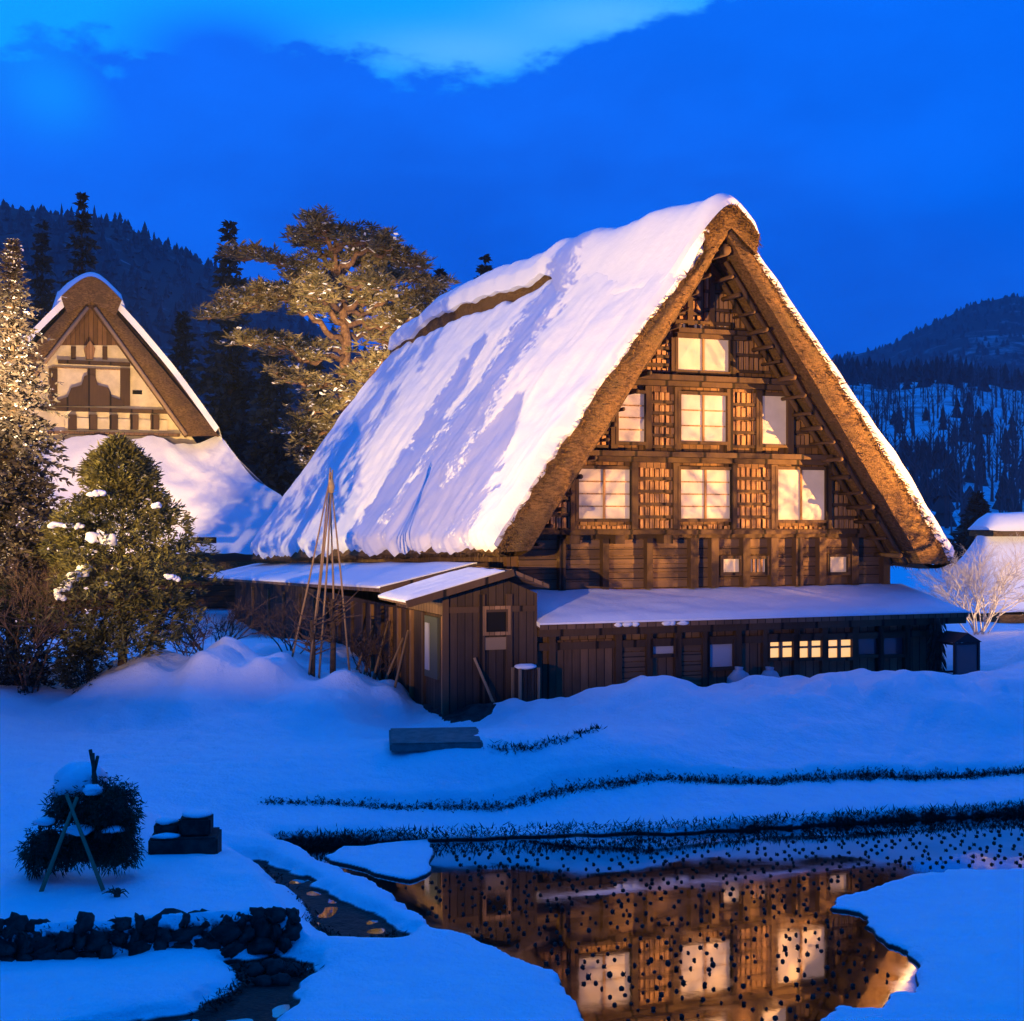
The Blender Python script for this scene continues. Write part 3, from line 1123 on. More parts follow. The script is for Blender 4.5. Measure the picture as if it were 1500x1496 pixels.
# floor ledges across the gable
for (y, x0, x1, hh, dep) in [(490, 985, 1092, 0.17, 0.34), (560, 905, 1182, 0.2, 0.42), (670, 835, 1232, 0.2, 0.42), (781, 770, 1290, 0.17, 0.16)]:
    u0, z0 = on_front(x0, y)
    u1, z1 = on_front(x1, y)
    z = (z0 + z1) / 2
    b = MB()
    b.box((u0, -dep, z - hh * 0.15), (u1, -0.003, z + hh * 0.45))        # board
    b.box((u0 + 0.05, -dep * 0.5, z - hh * 0.75), (u1 - 0.05, -0.004, z - hh * 0.17))   # beam under it
    b.build('ledge', M['timber'], house)
    # thin worn snow on the outer edge of the board
L2z = on_front(1040, 560)[1]
L3z = on_front(1040, 670)[1]
L4z = on_front(1040, 781)[1]
L1z = on_front(1040, 490)[1]


def post(x, z0, z1, wd=0.17, dep=0.12, name='post', v=0.0, m='timber'):
    b = MB()
    b.box((x - wd / 2, v - dep, z0), (x + wd / 2, v - 0.003, z1))
    return b.build(name, M[m], house)


def shoji(x0, y0, x1, y1, cols=2, rows=4, name='paper_window', pane='paper', v=0.0, bar=0.028, open_right=False):
    u0, za = on_front(x0, y0, v)
    u1, zb = on_front(x1, y1, v)
    z1, z0 = za, zb
    fr = MB()
    t = 0.075
    d0, d1 = v - 0.13, v - 0.005
    fr.box((u0 - t, d0, z0 - t), (u1 + t, d1, z0))
    fr.box((u0 - t, d0, z1), (u1 + t, d1, z1 + t))
    fr.box((u0 - t, d0, z0 + 0.001), (u0, d1, z1 - 0.001))
    fr.box((u1, d0, z0 + 0.001), (u1 + t, d1, z1 - 0.001))
    f = fr.build(name, M['timber'], house)
    p = MB()
    p.box((u0 + 0.002, v - 0.045, z0 + 0.002), (u1 - 0.002, v - 0.008, z1 - 0.002))
    p.build('paper_pane', M[pane], f)
    g = MB()
    for c in range(1, cols):
        x = lerp(u0, u1, c / cols)
        g.box((x - bar * 0.9, v - 0.085, z0 + 0.003), (x + bar * 0.9, v - 0.047, z1 - 0.003))
    for r_ in range(1, rows):
        z = lerp(z0, z1, r_ / rows)
        g.box((u0 + 0.003, v - 0.066, z - bar / 2), (u1 - 0.003, v - 0.046, z + bar / 2))
    if cols > 1 or rows > 1:
        g.build('muntin', M['lattice'], f)
    return f


shoji(990, 474, 1066, 546, 2, 1)
shoji(903, 576, 943, 648, 1, 4)
shoji(994, 578, 1062, 648, 2, 3)
shoji(1113, 580, 1150, 652, 1, 1)
shoji(845, 687, 921, 760, 2, 4)
shoji(994, 688, 1068, 760, 2, 4)
shoji(1136, 688, 1206, 762, 2, 1)


def lattice_panel(x0, x1, y0, y1, rows=4, pitch=0.13, clip=True, seed=0):
    """boarded panel with horizontal rails and short upright slats"""
    u0, za = on_front(x0, y0)
    u1, zb = on_front(x1, y1)
    rr = random.Random(seed)
    b = MB()
    ztop, zbot = za, zb
    def top_at(u):
        return min(ztop, inner(u) - 0.05) if clip else ztop
    step = (ztop - zbot) / rows
    for r_ in range(rows + 1):
        z = zbot + step * r_
        a, c = u0, u1
        while a < c and top_at(a) < z + 0.03:
            a += 0.03
        while c > a and top_at(c) < z + 0.03:
            c -= 0.03
        if c - a > 0.1:
            b.box((a, -0.085, z - 0.035), (c, -0.005, z + 0.035), 0)
            n = max(1, int((c - a) / pitch))
            if r_ < rows:
                for q in range(n):
                    x = lerp(a, c, (q + 0.5) / n)
                    if top_at(x) > z + step * 0.6:
                        zt = min(z + step - 0.037, top_at(x))
                        wd = pitch * rr.uniform(0.30, 0.42)
                        b.box((x - wd, -0.055 - rr.uniform(0, .012), z + 0.036), (x + wd, -0.004, zt - rr.uniform(0, 0.05)), 1)
    if b.f:
        return b.build('lattice_panel', [M['timber'], M['lattice']], house)


for i, q in enumerate([(930, 982, 496, 548, 4), (1073, 1165, 496, 548, 2), (862, 896, 572, 655, 4), (948, 988, 572, 655, 5), (1068, 1107, 572, 655, 4), (1157, 1222, 572, 655, 4),
                       (770, 838, 684, 776, 4), (928, 986, 682, 776, 5), (1075, 1129, 682, 776, 5), (1213, 1288, 684, 776, 5), (842, 924, 766, 777, 1), (990, 1072, 766, 777, 1), (1132, 1210, 768, 777, 1),
                       (992, 1026, 412, 484, 3), (1030, 1090, 400, 484, 3)]):
    lattice_panel(*q, seed=i)
for x in (838, 927, 988, 1072, 1131, 1211):
    u = on_front(x, 725)[0]
    post(u, L4z + 0.09, L3z - 0.16)
for x in (897, 947, 990, 1066, 1109, 1155):
    u = on_front(x, 615)[0]
    post(u, L3z + 0.10, L2z - 0.16)
for x in (985, 1070):
    u = on_front(x, 515)[0]
    post(u, L2z + 0.10, L1z - 0.14)
for x in (1008, 1040):
    u = on_front(x, 445)[0]
    post(u, L1z + 0.09, min(L1z + 1.6, inner(u) - 0.1), 0.14)

# log-boarded storey under the gable floor
zl0 = 3.44
b = MB()
u0, u1 = on_front(758, 800)[0], on_front(1292, 800)[0]
zt = L4z - 0.14
n = 6
for k in range(n):
    za, zb = lerp(zl0, zt, k / n), lerp(zl0, zt, (k + 1) / n)
    b.box((u0, -0.06 - 0.03 * random.random(), za + 0.006), (u1, -0.004, zb - 0.006))
b.build('log_boarding', M['wood_h'], house)
for x in (818, 881, 945, 1010, 1040, 1086, 1127, 1163, 1197, 1244, 1290):
    u = on_front(x, 815)[0]
    post(u, zl0, zt + 0.02, 0.15 if x < 1000 else 0.2, 0.26)
for (x0, y0, x1, y1, nc) in [(1056, 819, 1081, 838, 1), (1096, 819, 1119, 838, 4), (1212, 816, 1238, 838, 1)]:
    shoji(x0, y0, x1, y1, nc, 1, 'small_window', 'paper', -0.10, 0.03)
# beam tails between the two storeys
for x in (830, 895, 965):
    u = on_front(x, 795)[0]
    b = MB()
    b.box((u - 0.12, -0.5, zt - 0.10), (u + 0.12, -0.1, zt + 0.10))
    b.build('beam_end', M['timber'], house)

# poles and purlin ends under the overhang
for side in (-1, 1):
    foot = LF if side < 0 else RF
    fi = (foot[0] - side * 0.92, foot[1])
    a = Vector((AP[0], 0, AP[1] - 0.42))
    c = Vector((fi[0], 0, fi[1]))
    dn = (c - a).normalized()
    nrm = Vector((-dn.z, 0, dn.x))
    if nrm.z > 0:
        nrm = -nrm
    L = (c - a).length
    for (v, off, r_) in ((-0.22, 0.13, 0.07), (-0.86, 0.13, 0.06)):
        p = a + dn * 0.55 + nrm * off
        q = a + dn * (L - 0.1) + nrm * off
        b = MB()
        pts = [p.lerp(q, k / 12) + Vector((0, v, 0)) + Vector((0.02 * math.sin(k * 2.1), 0.02 * math.cos(k * 1.3), 0)) for k in range(13)]
        b.tube(pts, r_, 7)
        b.build('rafter_pole', M['timber'], house, smooth=True)
    k = 0
    s = 0.9
    while s < L - 0.2:
        p = a + dn * s + nrm * 0.26
        b = MB()
        b.tube([(p.x, -1.0 + 0.12 * math.sin(k * 1.7), p.z), (p.x + 0.01, 0.1, p.z)], 0.05 + 0.012 * math.sin(k * 2.3), 7)
        b.build('purlin', M['timber'], house, smooth=True)
        s += 0.47 + 0.05 * math.sin(k * 1.3)
        k += 1
b = MB()
b.tube([(AP[0], -1.25, AP[1] - 0.75), (AP[0], 0.1, AP[1] - 0.75)], 0.14, 9)
b.build('ridge_pole', M['timber'], house, smooth=True)

# ---- the pent roof along the front, with its wall, posts, windows and doors
PV0, PV1 = -2.45, -0.005
PU0, PU1 = -5.02, 5.97
porch = MB()
porch.hexa([(PU0, PV0, 2.74), (PU1, PV0, 2.74), (PU1, PV1, 3.26), (PU0, PV1, 3.26), (PU0, PV0, 2.84), (PU1, PV0, 2.84), (PU1, PV1, 3.36), (PU0, PV1, 3.36)])
porch_o = porch.build('porch_roof', M['wood_dark'], house)


def sheet_snow(name, corners, th, parent, seed, nx=60, ny=16, wav=0.02):
    """snow lying on a flat roof; corners front-left, front-right, rear-right, rear-left of the roof top"""
    a, b_, c, d_ = [Vector(p) for p in corners]
    rows = []
    for j in range(ny + 1):
        t = j / ny
        row = []
        for i in range(nx + 1):
            s = i / nx
            p = a.lerp(b_, s).lerp(d_.lerp(c, s), t)
            e = min(1, s / 0.02 * 0.6 + 0.05, (1 - s) / 0.02 * 0.6 + 0.05, t / 0.06 * 0.6 + 0.1, (1 - t) / 0.06 * 0.6 + 0.3)
            h = th * math.sqrt(max(0, e)) + wav * float(fbm(s * nx * 0.12, t * ny * 0.3, seed, 3)) * e
            row.append((p.x, p.y, p.z + 0.012 + max(0.0, h)))
        rows.append(row)
    m = MB()
    m.grid(rows)
    bord = rows[0]
    m.grid([[(p[0], p[1], a.lerp(b_, i / nx).z + 0.004) for i, p in enumerate(bord)], bord])
    for k in (0, -1):
        line = [r_[k] for r_ in rows]
        low = [(p[0], p[1], p[2] - th * 0.9) for p in line]
        m.grid([line, low] if k == 0 else [low, line])
    return m.build(name, M['roof_snow'], parent, smooth=True)


sheet_snow('porch_snow', [(PU0 - 0.02, PV0 - 0.03, 2.842), (PU1 + 0.02, PV0 - 0.03, 2.842), (PU1 + 0.02, PV1, 3.362), (PU0 - 0.02, PV1, 3.362)], 0.10, porch_o, 3, 110, 18, 0.025)
WV = -2.12                                     # plane of the ground-floor wall
b = MB()
b.box((-5.0, WV, 0.5), (5.3, WV + 0.12, 2.72))
b.build('porch_wall', M['wood_dark'], house)
b = MB()
b.beam((PU0, PV0 + 0.12, 2.66), (PU1, PV0 + 0.12, 2.66), 0.13, 0.15)
b.build('eave_beam', M['timber'], house)
b = MB()
b.beam((-4.98, WV - 0.06, 2.36), (5.28, WV - 0.06, 2.36), 0.09, 0.16)
b.build('lintel', M['timber'], house)
for x in (806, 903, 948, 990, 1030, 1078, 1118, 1163, 1204, 1249, 1286, 1325):
    u = on_front(x, 950, WV)[0]
    post(u, 0.6, 2.72, 0.15, 0.13, v=WV)
b = MB()
u0 = on_front(812, 950, WV)[0]
u1 = on_front(898, 950, WV)[0]
z1 = on_front(850, 937, WV)[1]
b.box((u0, WV - 0.07, 0.7), (u1, WV - 0.004, z1))
dr = b.build('plank_door', M['wood'], house)
dr["label"] = "wide door of upright planks"
b = MB()
b.box((lerp(u0, u1, 0.6), WV - 0.10, z1 - 0.16), (lerp(u0, u1, 0.74), WV - 0.072, z1 - 0.11))
b.build('door_pull', M['metal'], dr)
for (x0, y0, x1, y1, p, c, r_) in [(1124, 933, 1158, 962, 'lit', 2, 2), (1167, 933, 1200, 962, 'lit', 2, 2), (1209, 933, 1244, 962, 'lit', 2, 2),
                                  (953, 940, 985, 957, 'curtain', 1, 1), (1036, 937, 1071, 976, 'curtain', 1, 1), (1253, 932, 1282, 958, 'glass', 1, 1), (1290, 932, 1320, 958, 'glass', 1, 1)]:
    f = shoji(x0, y0, x1, y1, c, r_, 'lit_window' if p == 'lit' else 'glazed_window', p, WV, 0.05)
for (x0, x1) in ((996, 1029), (908, 944)):
    u0, z1 = on_front(x0, 940, WV)
    u1 = on_front(x1, 940, WV)[0]
    b = MB()
    for k in range(5):
        b.box((u0, WV - 0.05 - 0.01 * (k % 2), z1 - 0.22 * (k + 1) + 0.01), (u1, WV - 0.004, z1 - 0.22 * k - 0.01))
    b.build('board_panel', M['wood_h'], house)
# scraps of snow hanging at the porch edge
b = MB()
for k, x in enumerate((905, 918, 930, 976, 984, 1000)):
    u, z = on_front(x, 911, PV0 + 0.02)
    b.blob((u, PV0 - 0.01, 2.80), (0.09 + 0.05 * (k % 2), 0.04, 0.05), k, 0.3, (6, 8))
b.build('eave_snow', M['snow'], porch_o, smooth=True)

# ---- the side annex at the left corner
AV = -2.3
b = MB()
b.prism([(-7.0, 0.5), (-5.03, 0.5), (-5.03, 3.50), (-5.75, 3.80), (-7.0, 3.46)], 'y', AV, AV + 0.12)
b.build('annex_wall', M['wood_old'], house)
b = MB()
b.box((-7.0, AV + 0.13, 0.5), (-6.88, 24.0, 3.05))
b.build('side_wall', M['wood_old_side'], house)
b = MB()
b.box((-6.995, AV + 0.13, 3.06), (-6.885, 1.6, 3.42))
b.build('upper_side_wall', M['wood_side'], house)


def slab_roof(name, u0, z0a, z0b, u1, z1a, z1b, v0, v1, th, snow_th, seed):
    b = MB()
    b.hexa([(u0, v0, z0a - th), (u1, v0, z1a - th), (u1, v1, z1b - th), (u0, v1, z0b - th), (u0, v0, z0a), (u1, v0, z1a), (u1, v1, z1b), (u0, v1, z0b)])
    o = b.build(name, M['wood_side'], house)
    sheet_snow('lean_to_snow', [(u0 - 0.03, v0 + 0.05, z0a), (u1 - 0.15, v0 + 0.05, z1a - 0.02), (u1 - 0.15, v1, z1b - 0.02), (u0 - 0.03, v1, z0b)], snow_th, o, seed, 24, 40)
    return o


an = slab_roof('annex_roof', -7.95, 3.40, 3.40, -5.72, 4.00, 4.00, AV - 0.35, -0.45, 0.07, 0.05, 5)
b = MB()
b.beam((-8.0, AV - 0.38, 3.35), (-5.7, AV - 0.38, 3.96), 0.06, 0.14)
b.build('bargeboard', M['timber'], an)
b = MB()
b.hexa([(-5.71, AV - 0.35, 3.94), (-4.9, AV - 0.35, 3.62), (-4.9, -0.1, 3.62), (-5.71, -0.1, 3.94), (-5.71, AV - 0.35, 4.02), (-4.9, AV - 0.35, 3.70), (-4.9, -0.1, 3.70), (-5.71, -0.1, 4.02)])
b.build('annex_roof_return', M['wood_dark'], an)
lt = slab_roof('lean_to_roof', -7.85, 3.58, 2.80, -5.5, 4.10, 3.30, -0.3, 27.0, 0.10, 0.05, 9)
b = MB()
b.beam((-7.9, -0.34, 3.49), (-5.4, -0.34, 4.03), 0.06, 0.18)
b.build('bargeboard', M['timber'], lt)
for x in (652, 705, 745):
    u = on_front(x, 900, AV)[0]
    post(u, 0.6, 3.5, 0.13, 0.05, v=AV)
b = MB()
b.box((-6.98, AV - 0.045, 3.13), (-5.05, AV - 0.003, 3.25))
b.build('tie_beam', M['timber'], house)
u0, z1 = on_front(711, 893, AV)
u1, z0 = on_front(743, 925, AV)
b = MB()
b.box((u0, AV - 0.02, z0), (u1, AV - 0.004, z1))
wn = b.build('annex_opening', M['dark'], house)
b = MB()
for (a, c) in (((u0 - 0.07, z0 - 0.07), (u1 + 0.07, z0)), ((u0 - 0.07, z1), (u1 + 0.07, z1 + 0.07)), ((u0 - 0.07, z0 + .001), (u0, z1 - .001)), ((u1, z0 + .001), (u1 + 0.07, z1 - .001))):
    b.box((a[0], AV - 0.06, a[1]), (c[0], AV - 0.005, c[1]))
b.build('opening_frame', M['lattice'], wn)
u0, z1 = on_front(707, 934, AV)
u1, z0 = on_front(745, 951, AV)
b = MB()
b.box((u0, AV - 0.03, z0), (u1, AV - 0.004, z1))
b.build('pale_board', M['pole'], house)
# side door and upright battens along the left wall
b = MB()
b.box((-7.06, -1.75, 1.7), (-7.003, -0.85, 3.0))
sd_ = b.build('side_door', M['old_door'], house)
b = MB()
b.box((-7.085, -1.22, 1.85), (-7.062, -0.95, 2.85))
b.build('pale_strip', M['curtain'], sd_)
for (v0, v1, zt2) in ((-0.35, 0.15, 2.6), (0.9, 0.55, 2.4), (1.5, 1.75, 2.7), (2.4, 2.9, 2.3), (3.4, 3.1, 2.5)):
    b = MB()
    b.tube([(-7.75, v0, 0.7), (-7.13, v1, zt2)], [0.035, 0.025], 6)
    b.build('leaning_pole', M['pole'], house, smooth=True)
rr = random.Random(8)
for v in [-2.1, -0.7, 0.2, 0.6, 1.2, 1.9, 2.7, 3.6, 4.4, 5.6, 7.0, 8.4, 10, 12, 14.5, 17, 20]:
    b = MB()
    b.box((-7.0 - 0.07, v - 0.06, 0.5), (-7.003, v + 0.06, lerp(3.05, 2.6, max(0, v) / 24)))
    b.build('batten', M['lattice'] if rr.random() < 0.4 else M['timber'], house)
b = MB()
b.beam((-5.9, AV - 0.35, 0.75), (-6.45, AV - 0.06, 2.2), 0.06, 0.05)
b.build('leaning_pole', M['pole'], house)

# ------------------------------------------------------------------ the temple-like thatched house on the left
O2X, O2Y = -18.6, 60.0
hall = empty('thatched_hall', (O2X, O2Y, 0), ANG)
tag(hall, 'thatched hall with white plastered gable behind the bushy evergreen at left', 'house')


def on_hall(px, py, v=0.0):
    return on_front(px, py, v, O2X, O2Y)


uc, zc = on_hall(131, 425)
ur, zr = on_hall(312, 636)
hw = ur - uc
SKZ, SKU, SKV = 3.6, hw + 5.4, -5.2
b = MB()
VH = -1.1
for side in (-1, 1):
    rows = []
    for v in np.linspace(VH, 15, 14):
        rows.append([(uc + side * (hw + 0.1) * t + side * 0.12 * math.sin(math.pi * t), v, lerp(zc + 0.1, zr - 0.15, t) + 0.08 * math.sin(math.pi * t) + 0.03 * vnoise(v * 3, t * 20, 1)) for t in np.linspace(0, 1, 16)])
    b.grid(rows, flip=side > 0)
    # cut front face with thickness
    th = np.linspace(0, 1, 7)
    cols = [[(uc + side * (lerp(hw + 0.1, hw - 1.25, s)) * t, VH - 0.12 * math.sin(math.pi * s), lerp(lerp(zc + 0.1, zc - 0.75, s), lerp(zr - 0.15, zr - 0.2, s), t)) for t in np.linspace(0, 1, 16)] for s in th]
    b.grid(cols, flip=side < 0)
    und = [[(uc + side * (hw - 1.25) * t, v, lerp(zc - 0.75, zr - 0.2, t)) for t in np.linspace(0, 1, 8)] for v in (VH, 0.3)]
    b.grid(und, flip=side < 0)
hroof = b.build('thatch_roof', M['straw_l'], hall, smooth=True)
def hall_z(x, top, rnd, slope):
    return zc + top - slope * (math.sqrt(x * x + rnd * rnd) - rnd)


HS = (zc - zr + 0.25) / (hw + 0.1)
b = MB()
rows = []
for v in np.linspace(VH - 0.3, 15, 30):
    row = [(uc - 1.0, v, zc - HS * 1.0 - 0.1)] + [(uc + x, v + 0.04 * math.sin(x * 9), hall_z(x, 0.35, 0.6, HS) + 0.05 * float(vnoise(v * 2, x * 3, 3))) for x in np.linspace(-1.25, 1.25, 13)] + [(uc + 1.0, v, zc - HS * 1.0 - 0.1)]
    rows.append(row)
b.grid(rows, flip=True)
b.add(rows[0] + [(uc, VH - 0.25, zc - 0.7)], [tuple(range(16))])
b.build('ridge_roll', M['straw_l'], hroof, smooth=True)
b = MB()
rows = []
for jv, v in enumerate(np.linspace(VH - 0.28, 15, 50)):
    e = math.sqrt(min(1, jv / 3.0))
    xe = lerp(1.25, 1.5, e)
    row = []
    for k in range(17):
        x = lerp(-xe, xe, k / 16)
        z = hall_z(x, lerp(0.37, 0.78 + 0.1 * float(fbm(v * 0.6, 2, 3, 3)), e), lerp(0.6, 0.8, e), HS) + 0.07 * e * float(vnoise(v * 2, x * 3, 5))
        if k in (0, 16):
            z -= 0.45 * e
        row.append((uc + x, v, z))
    rows.append(row)
b.grid(rows, flip=True)
for k, fl in ((0, False), (-1, True)):
    line = [r_[k] for r_ in rows]
    low = [(uc + (p[0] - uc) * 0.8, p[1], p[2] - 0.05) for p in line]
    b.grid([line, low], 0, flip=fl)
b.build('ridge_snow', M['roof_snow'], hroof, smooth=True)
# bamboo edging poles on the gable
for side in (-1, 1):
    b = MB()
    b.tube([(uc + side * 0.15, VH - 0.15, zc - 0.95), (uc + side * (hw - 1.35), VH - 0.10, zr - 0.15)], 0.09, 8)
    b.build('verge_pole', M['pole'], hroof, smooth=True)
# skirt roofs: front hip slope and both long slopes, all under snow
b = MB()
rows = []
for t in np.linspace(0, 1, 28):
    v = lerp(VH + 0.5, SKV, t)
    z = lerp(zr - 0.35, SKZ, t) - 0.35 * math.sin(math.pi * t)
    wdt = lerp(hw + 0.25, SKU, t)
    rows.append([(uc + wdt * s, v + 0.1 * float(fbm(s * 5, t * 4, 3, 3)), z + 0.22 * float(fbm(s * 4 + 2, t * 4, 6, 4))) for s in np.linspace(-1, 1, 50)])
b.grid(rows, flip=True)
for side in (-1, 1):
    rows = []
    for v in np.linspace(0, 1, 40):
        row = []
        for t in np.linspace(0, 1, 40):
            if t < 0.45:
                k = t / 0.45
                u = lerp(0.2, hw + 0.25, k) + 0.16 * math.sin(math.pi * k)
                z = lerp(zc + 0.35, zr + 0.02, k) + 0.10 * math.sin(math.pi * k)
                vf = lerp(VH - 0.08, VH - 0.02, k) if k < 0.97 else VH + 0.2
            else:
                k = (t - 0.45) / 0.55
                u = lerp(hw + 0.25, SKU, k)
                z = lerp(zr - 0.30, SKZ, k) - 0.35 * math.sin(math.pi * k)
                vf = lerp(VH + 0.5, SKV, k)
            z += 0.05 * float(fbm(v * 12, t * 5, 9, 3))
            row.append((uc + side * u, lerp(vf, 15 + (5 * max(0, t - 0.45)), v), z))
        rows.append(row)
    b.grid(rows, flip=side > 0)
    # verge thickness of the snow at the gable
    row = rows[0][:18]
    low = [(p[0] - side * 0.16, p[1] + 0.02, p[2] - 0.22) for p in row]
    b.grid([row, low], flip=side < 0)
b.build('roof_snow', M['roof_snow'], hroof, smooth=True)
b = MB()
b.box((uc - SKU + 0.1, SKV - 0.0, SKZ - 0.9), (uc + SKU - 0.1, SKV + 0.8, SKZ - 0.25))
b.build('eave_thatch', M['straw'], hall)
b = MB()
b.box((uc - SKU + 1.4, SKV + 1.4, 0.6), (uc + SKU - 1.4, 16, SKZ - 0.3))
b.build('hall_wall', M['wood_h'], hall)
b = MB()
b.prism([(uc - hw + 0.6, zr - 0.6), (uc + hw - 0.6, zr - 0.6), (uc, zc - 0.6)], 'y', 0.0, 0.2)
b.build('plaster_gable', M['plaster'], hall)
GV = -0.003
def hbox(x0, y0, x1, y1, dep, name, m):
    u0, za = on_hall(x0, y0)
    u1, zb = on_hall(x1, y1)
    b = MB()
    b.box((u0, -dep, zb), (u1, GV, za))
    return b.build(name, m, hall)
hbox(60, 596, 260, 607, 0.28, 'tie_beam', M['timber'])
hbox(85, 528, 190, 537, 0.30, 'tie_beam', M['timber'])
for (x0, x1) in ((176, 190), (128, 140), (72, 84)):
    hbox(x0, 540, x1, 595, 0.2, 'post', M['timber'])
hbox(194, 572, 208, 578, 0.05, 'vent_hole', M['dark'])
hbox(95, 612, 245, 632, 0.12, 'lower_band', M['plaster'])
for k in range(5):
    x = 100 + 30 * k
    hbox(x, 608, x + 12, 630, 0.34, 'bracket', M['timber'])
hbox(70, 632, 262, 640, 0.45, 'sill_beam', M['wood_dark'])
b = MB()
b.prism([on_hall(131, 442), on_hall(181, 506), on_hall(81, 506)], 'y', -0.06, -0.004)
b.build('upper_boarding', M['wood'], hall)
for (x0, x1) in ((150, 157), (104, 111)):
    hbox(x0, 508, x1, 527, 0.14, 'short_post', M['timber'])
hbox(76, 538, 186, 543, 0.18, 'tie_beam', M['lattice'])
# curved strut (frog-leg) and boat-shaped bracket on the plaster
b = MB()
pts = []
for (x, y) in [(131, 549), (139, 552), (143, 565), (158, 569), (163, 582), (177, 587), (182, 595), (80, 595), (85, 587), (99, 582), (104, 569), (119, 565), (123, 552)]:
    pts.append(on_hall(x, y))
b.prism(pts, 'y', -0.25, -0.004)
b.build('carved_strut', M['timber'], hall)
b = MB()
pts = [on_hall(x, y) for (x, y) in [(131, 500), (139, 512), (136, 527), (126, 527), (123, 512)]]
b.prism(pts, 'y', -0.35, -0.006)
b.build('gable_ornament', M['lattice'], hall)
b = MB()
u0, z0 = on_hall(282, 796, SKV - 0.3)
u1, z1 = on_hall(316, 787, SKV - 0.3)
b.box((u0, SKV - 0.5, z0), (u1, SKV - 0.1, z1))
b.build('eave_vent', M['dark'], hall)

# ------------------------------------------------------------------ the small snowed-in house on the right
hut = empty('snowy_house', (21.5, 53.0, 0), ANG * 0.6)
tag(hut, 'low thatched house deep under snow at the right edge', 'house')
b = MB()
hz_, he_ = 4.6, 1.75
rows = []
for t in np.linspace(0, 1, 20):
    w_ = lerp(3.6, 5.2, t)
    d_ = lerp(0.4, 3.6, t)
    z = lerp(hz_, he_, t) - 0.25 * math.sin(math.pi * t)
    ring = []
    for k in range(48):
        a = 2 * math.pi * k / 48
        ca, sa = math.cos(a), math.sin(a)
        e = 0.35
        x = w_ * math.copysign(abs(ca) ** e, ca)
        y = d_ * math.copysign(abs(sa) ** e, sa)
        ring.append((x, y, z + 0.10 * float(fbm(x * 0.6, y * 0.6 + t, 4, 3))))
    rows.append(ring)
b.grid(rows, closed=True, flip=True)
b.build('roof_snow', M['roof_snow'], hut, smooth=True)
b = MB()
rows = []
for jv, x in enumerate(np.linspace(-3.75, 3.75, 30)):
    e = math.sqrt(min(1, jv / 2 + 0.05, (29 - jv) / 2 + 0.05))
    rows.append([(x, (0.75 + 0.05 * float(vnoise(x * 2, a, 3))) * math.cos(a), hz_ + 0.12 + e * (0.62 + 0.07 * float(fbm(x, a, 5, 2))) * math.sin(a)) for a in np.linspace(-0.1, math.pi + 0.1, 11)])
b.grid(rows)
b.add(rows[0], [tuple(range(10, -1, -1))])
b.add(rows[-1], [tuple(range(11))])
b.build('ridge_snow', M['roof_snow'], hut, smooth=True)
b = MB()
b.box((-3.65, -0.84, hz_ - 0.14), (3.65, 0.84, hz_ + 0.05))
b.build('ridge_thatch', M['straw'], hut)
b = MB()
b.box((-5.0, -3.4, he_ - 0.35), (5.0, 3.4, he_ - 0.05))
b.build('eave_thatch', M['straw'], hut)
b = MB()
b.box((-4.4, -2.8, 0.5), (4.4, 2.8, he_ - 0.36))
b.build('house_wall', M['plaster'], hut)

# ------------------------------------------------------------------ vegetation
def leaf_quad(b, p, d, L, wd, mi=0, rr=random):
    d = d.normalized()
    s = d.cross(Vector((rr.uniform(-1, 1), rr.uniform(-1, 1), rr.uniform(-1, 1))))
    if s.length < 1e-3:
        s = Vector((1, 0, 0))
    s = s.normalized() * wd
    b.add([p, p + d * L * 0.5 + s, p + d * L, p + d * L * 0.5 - s], [(0, 1, 2, 3)], mi)


def snow_spray(s, p, r_, rr, n=4):
    for j in range(n):
        a = rr.uniform(0, 6.283)
        q = p + Vector((rr.gauss(0, .5) * r_, rr.gauss(0, .5) * r_, rr.gauss(0.1, .25) * r_))
        d_ = Vector((math.cos(a), math.sin(a), rr.gauss(0, .35))).normalized()
        sd = Vector((-d_.y, d_.x, rr.gauss(0, .45))).normalized() * r_ * rr.uniform(0.2, 0.42)
        L = r_ * rr.uniform(0.6, 1.3)
        s.add([q - d_ * L * 0.5, q + sd, q + d_ * L * 0.5, q - sd], [(0, 1, 2, 3)])


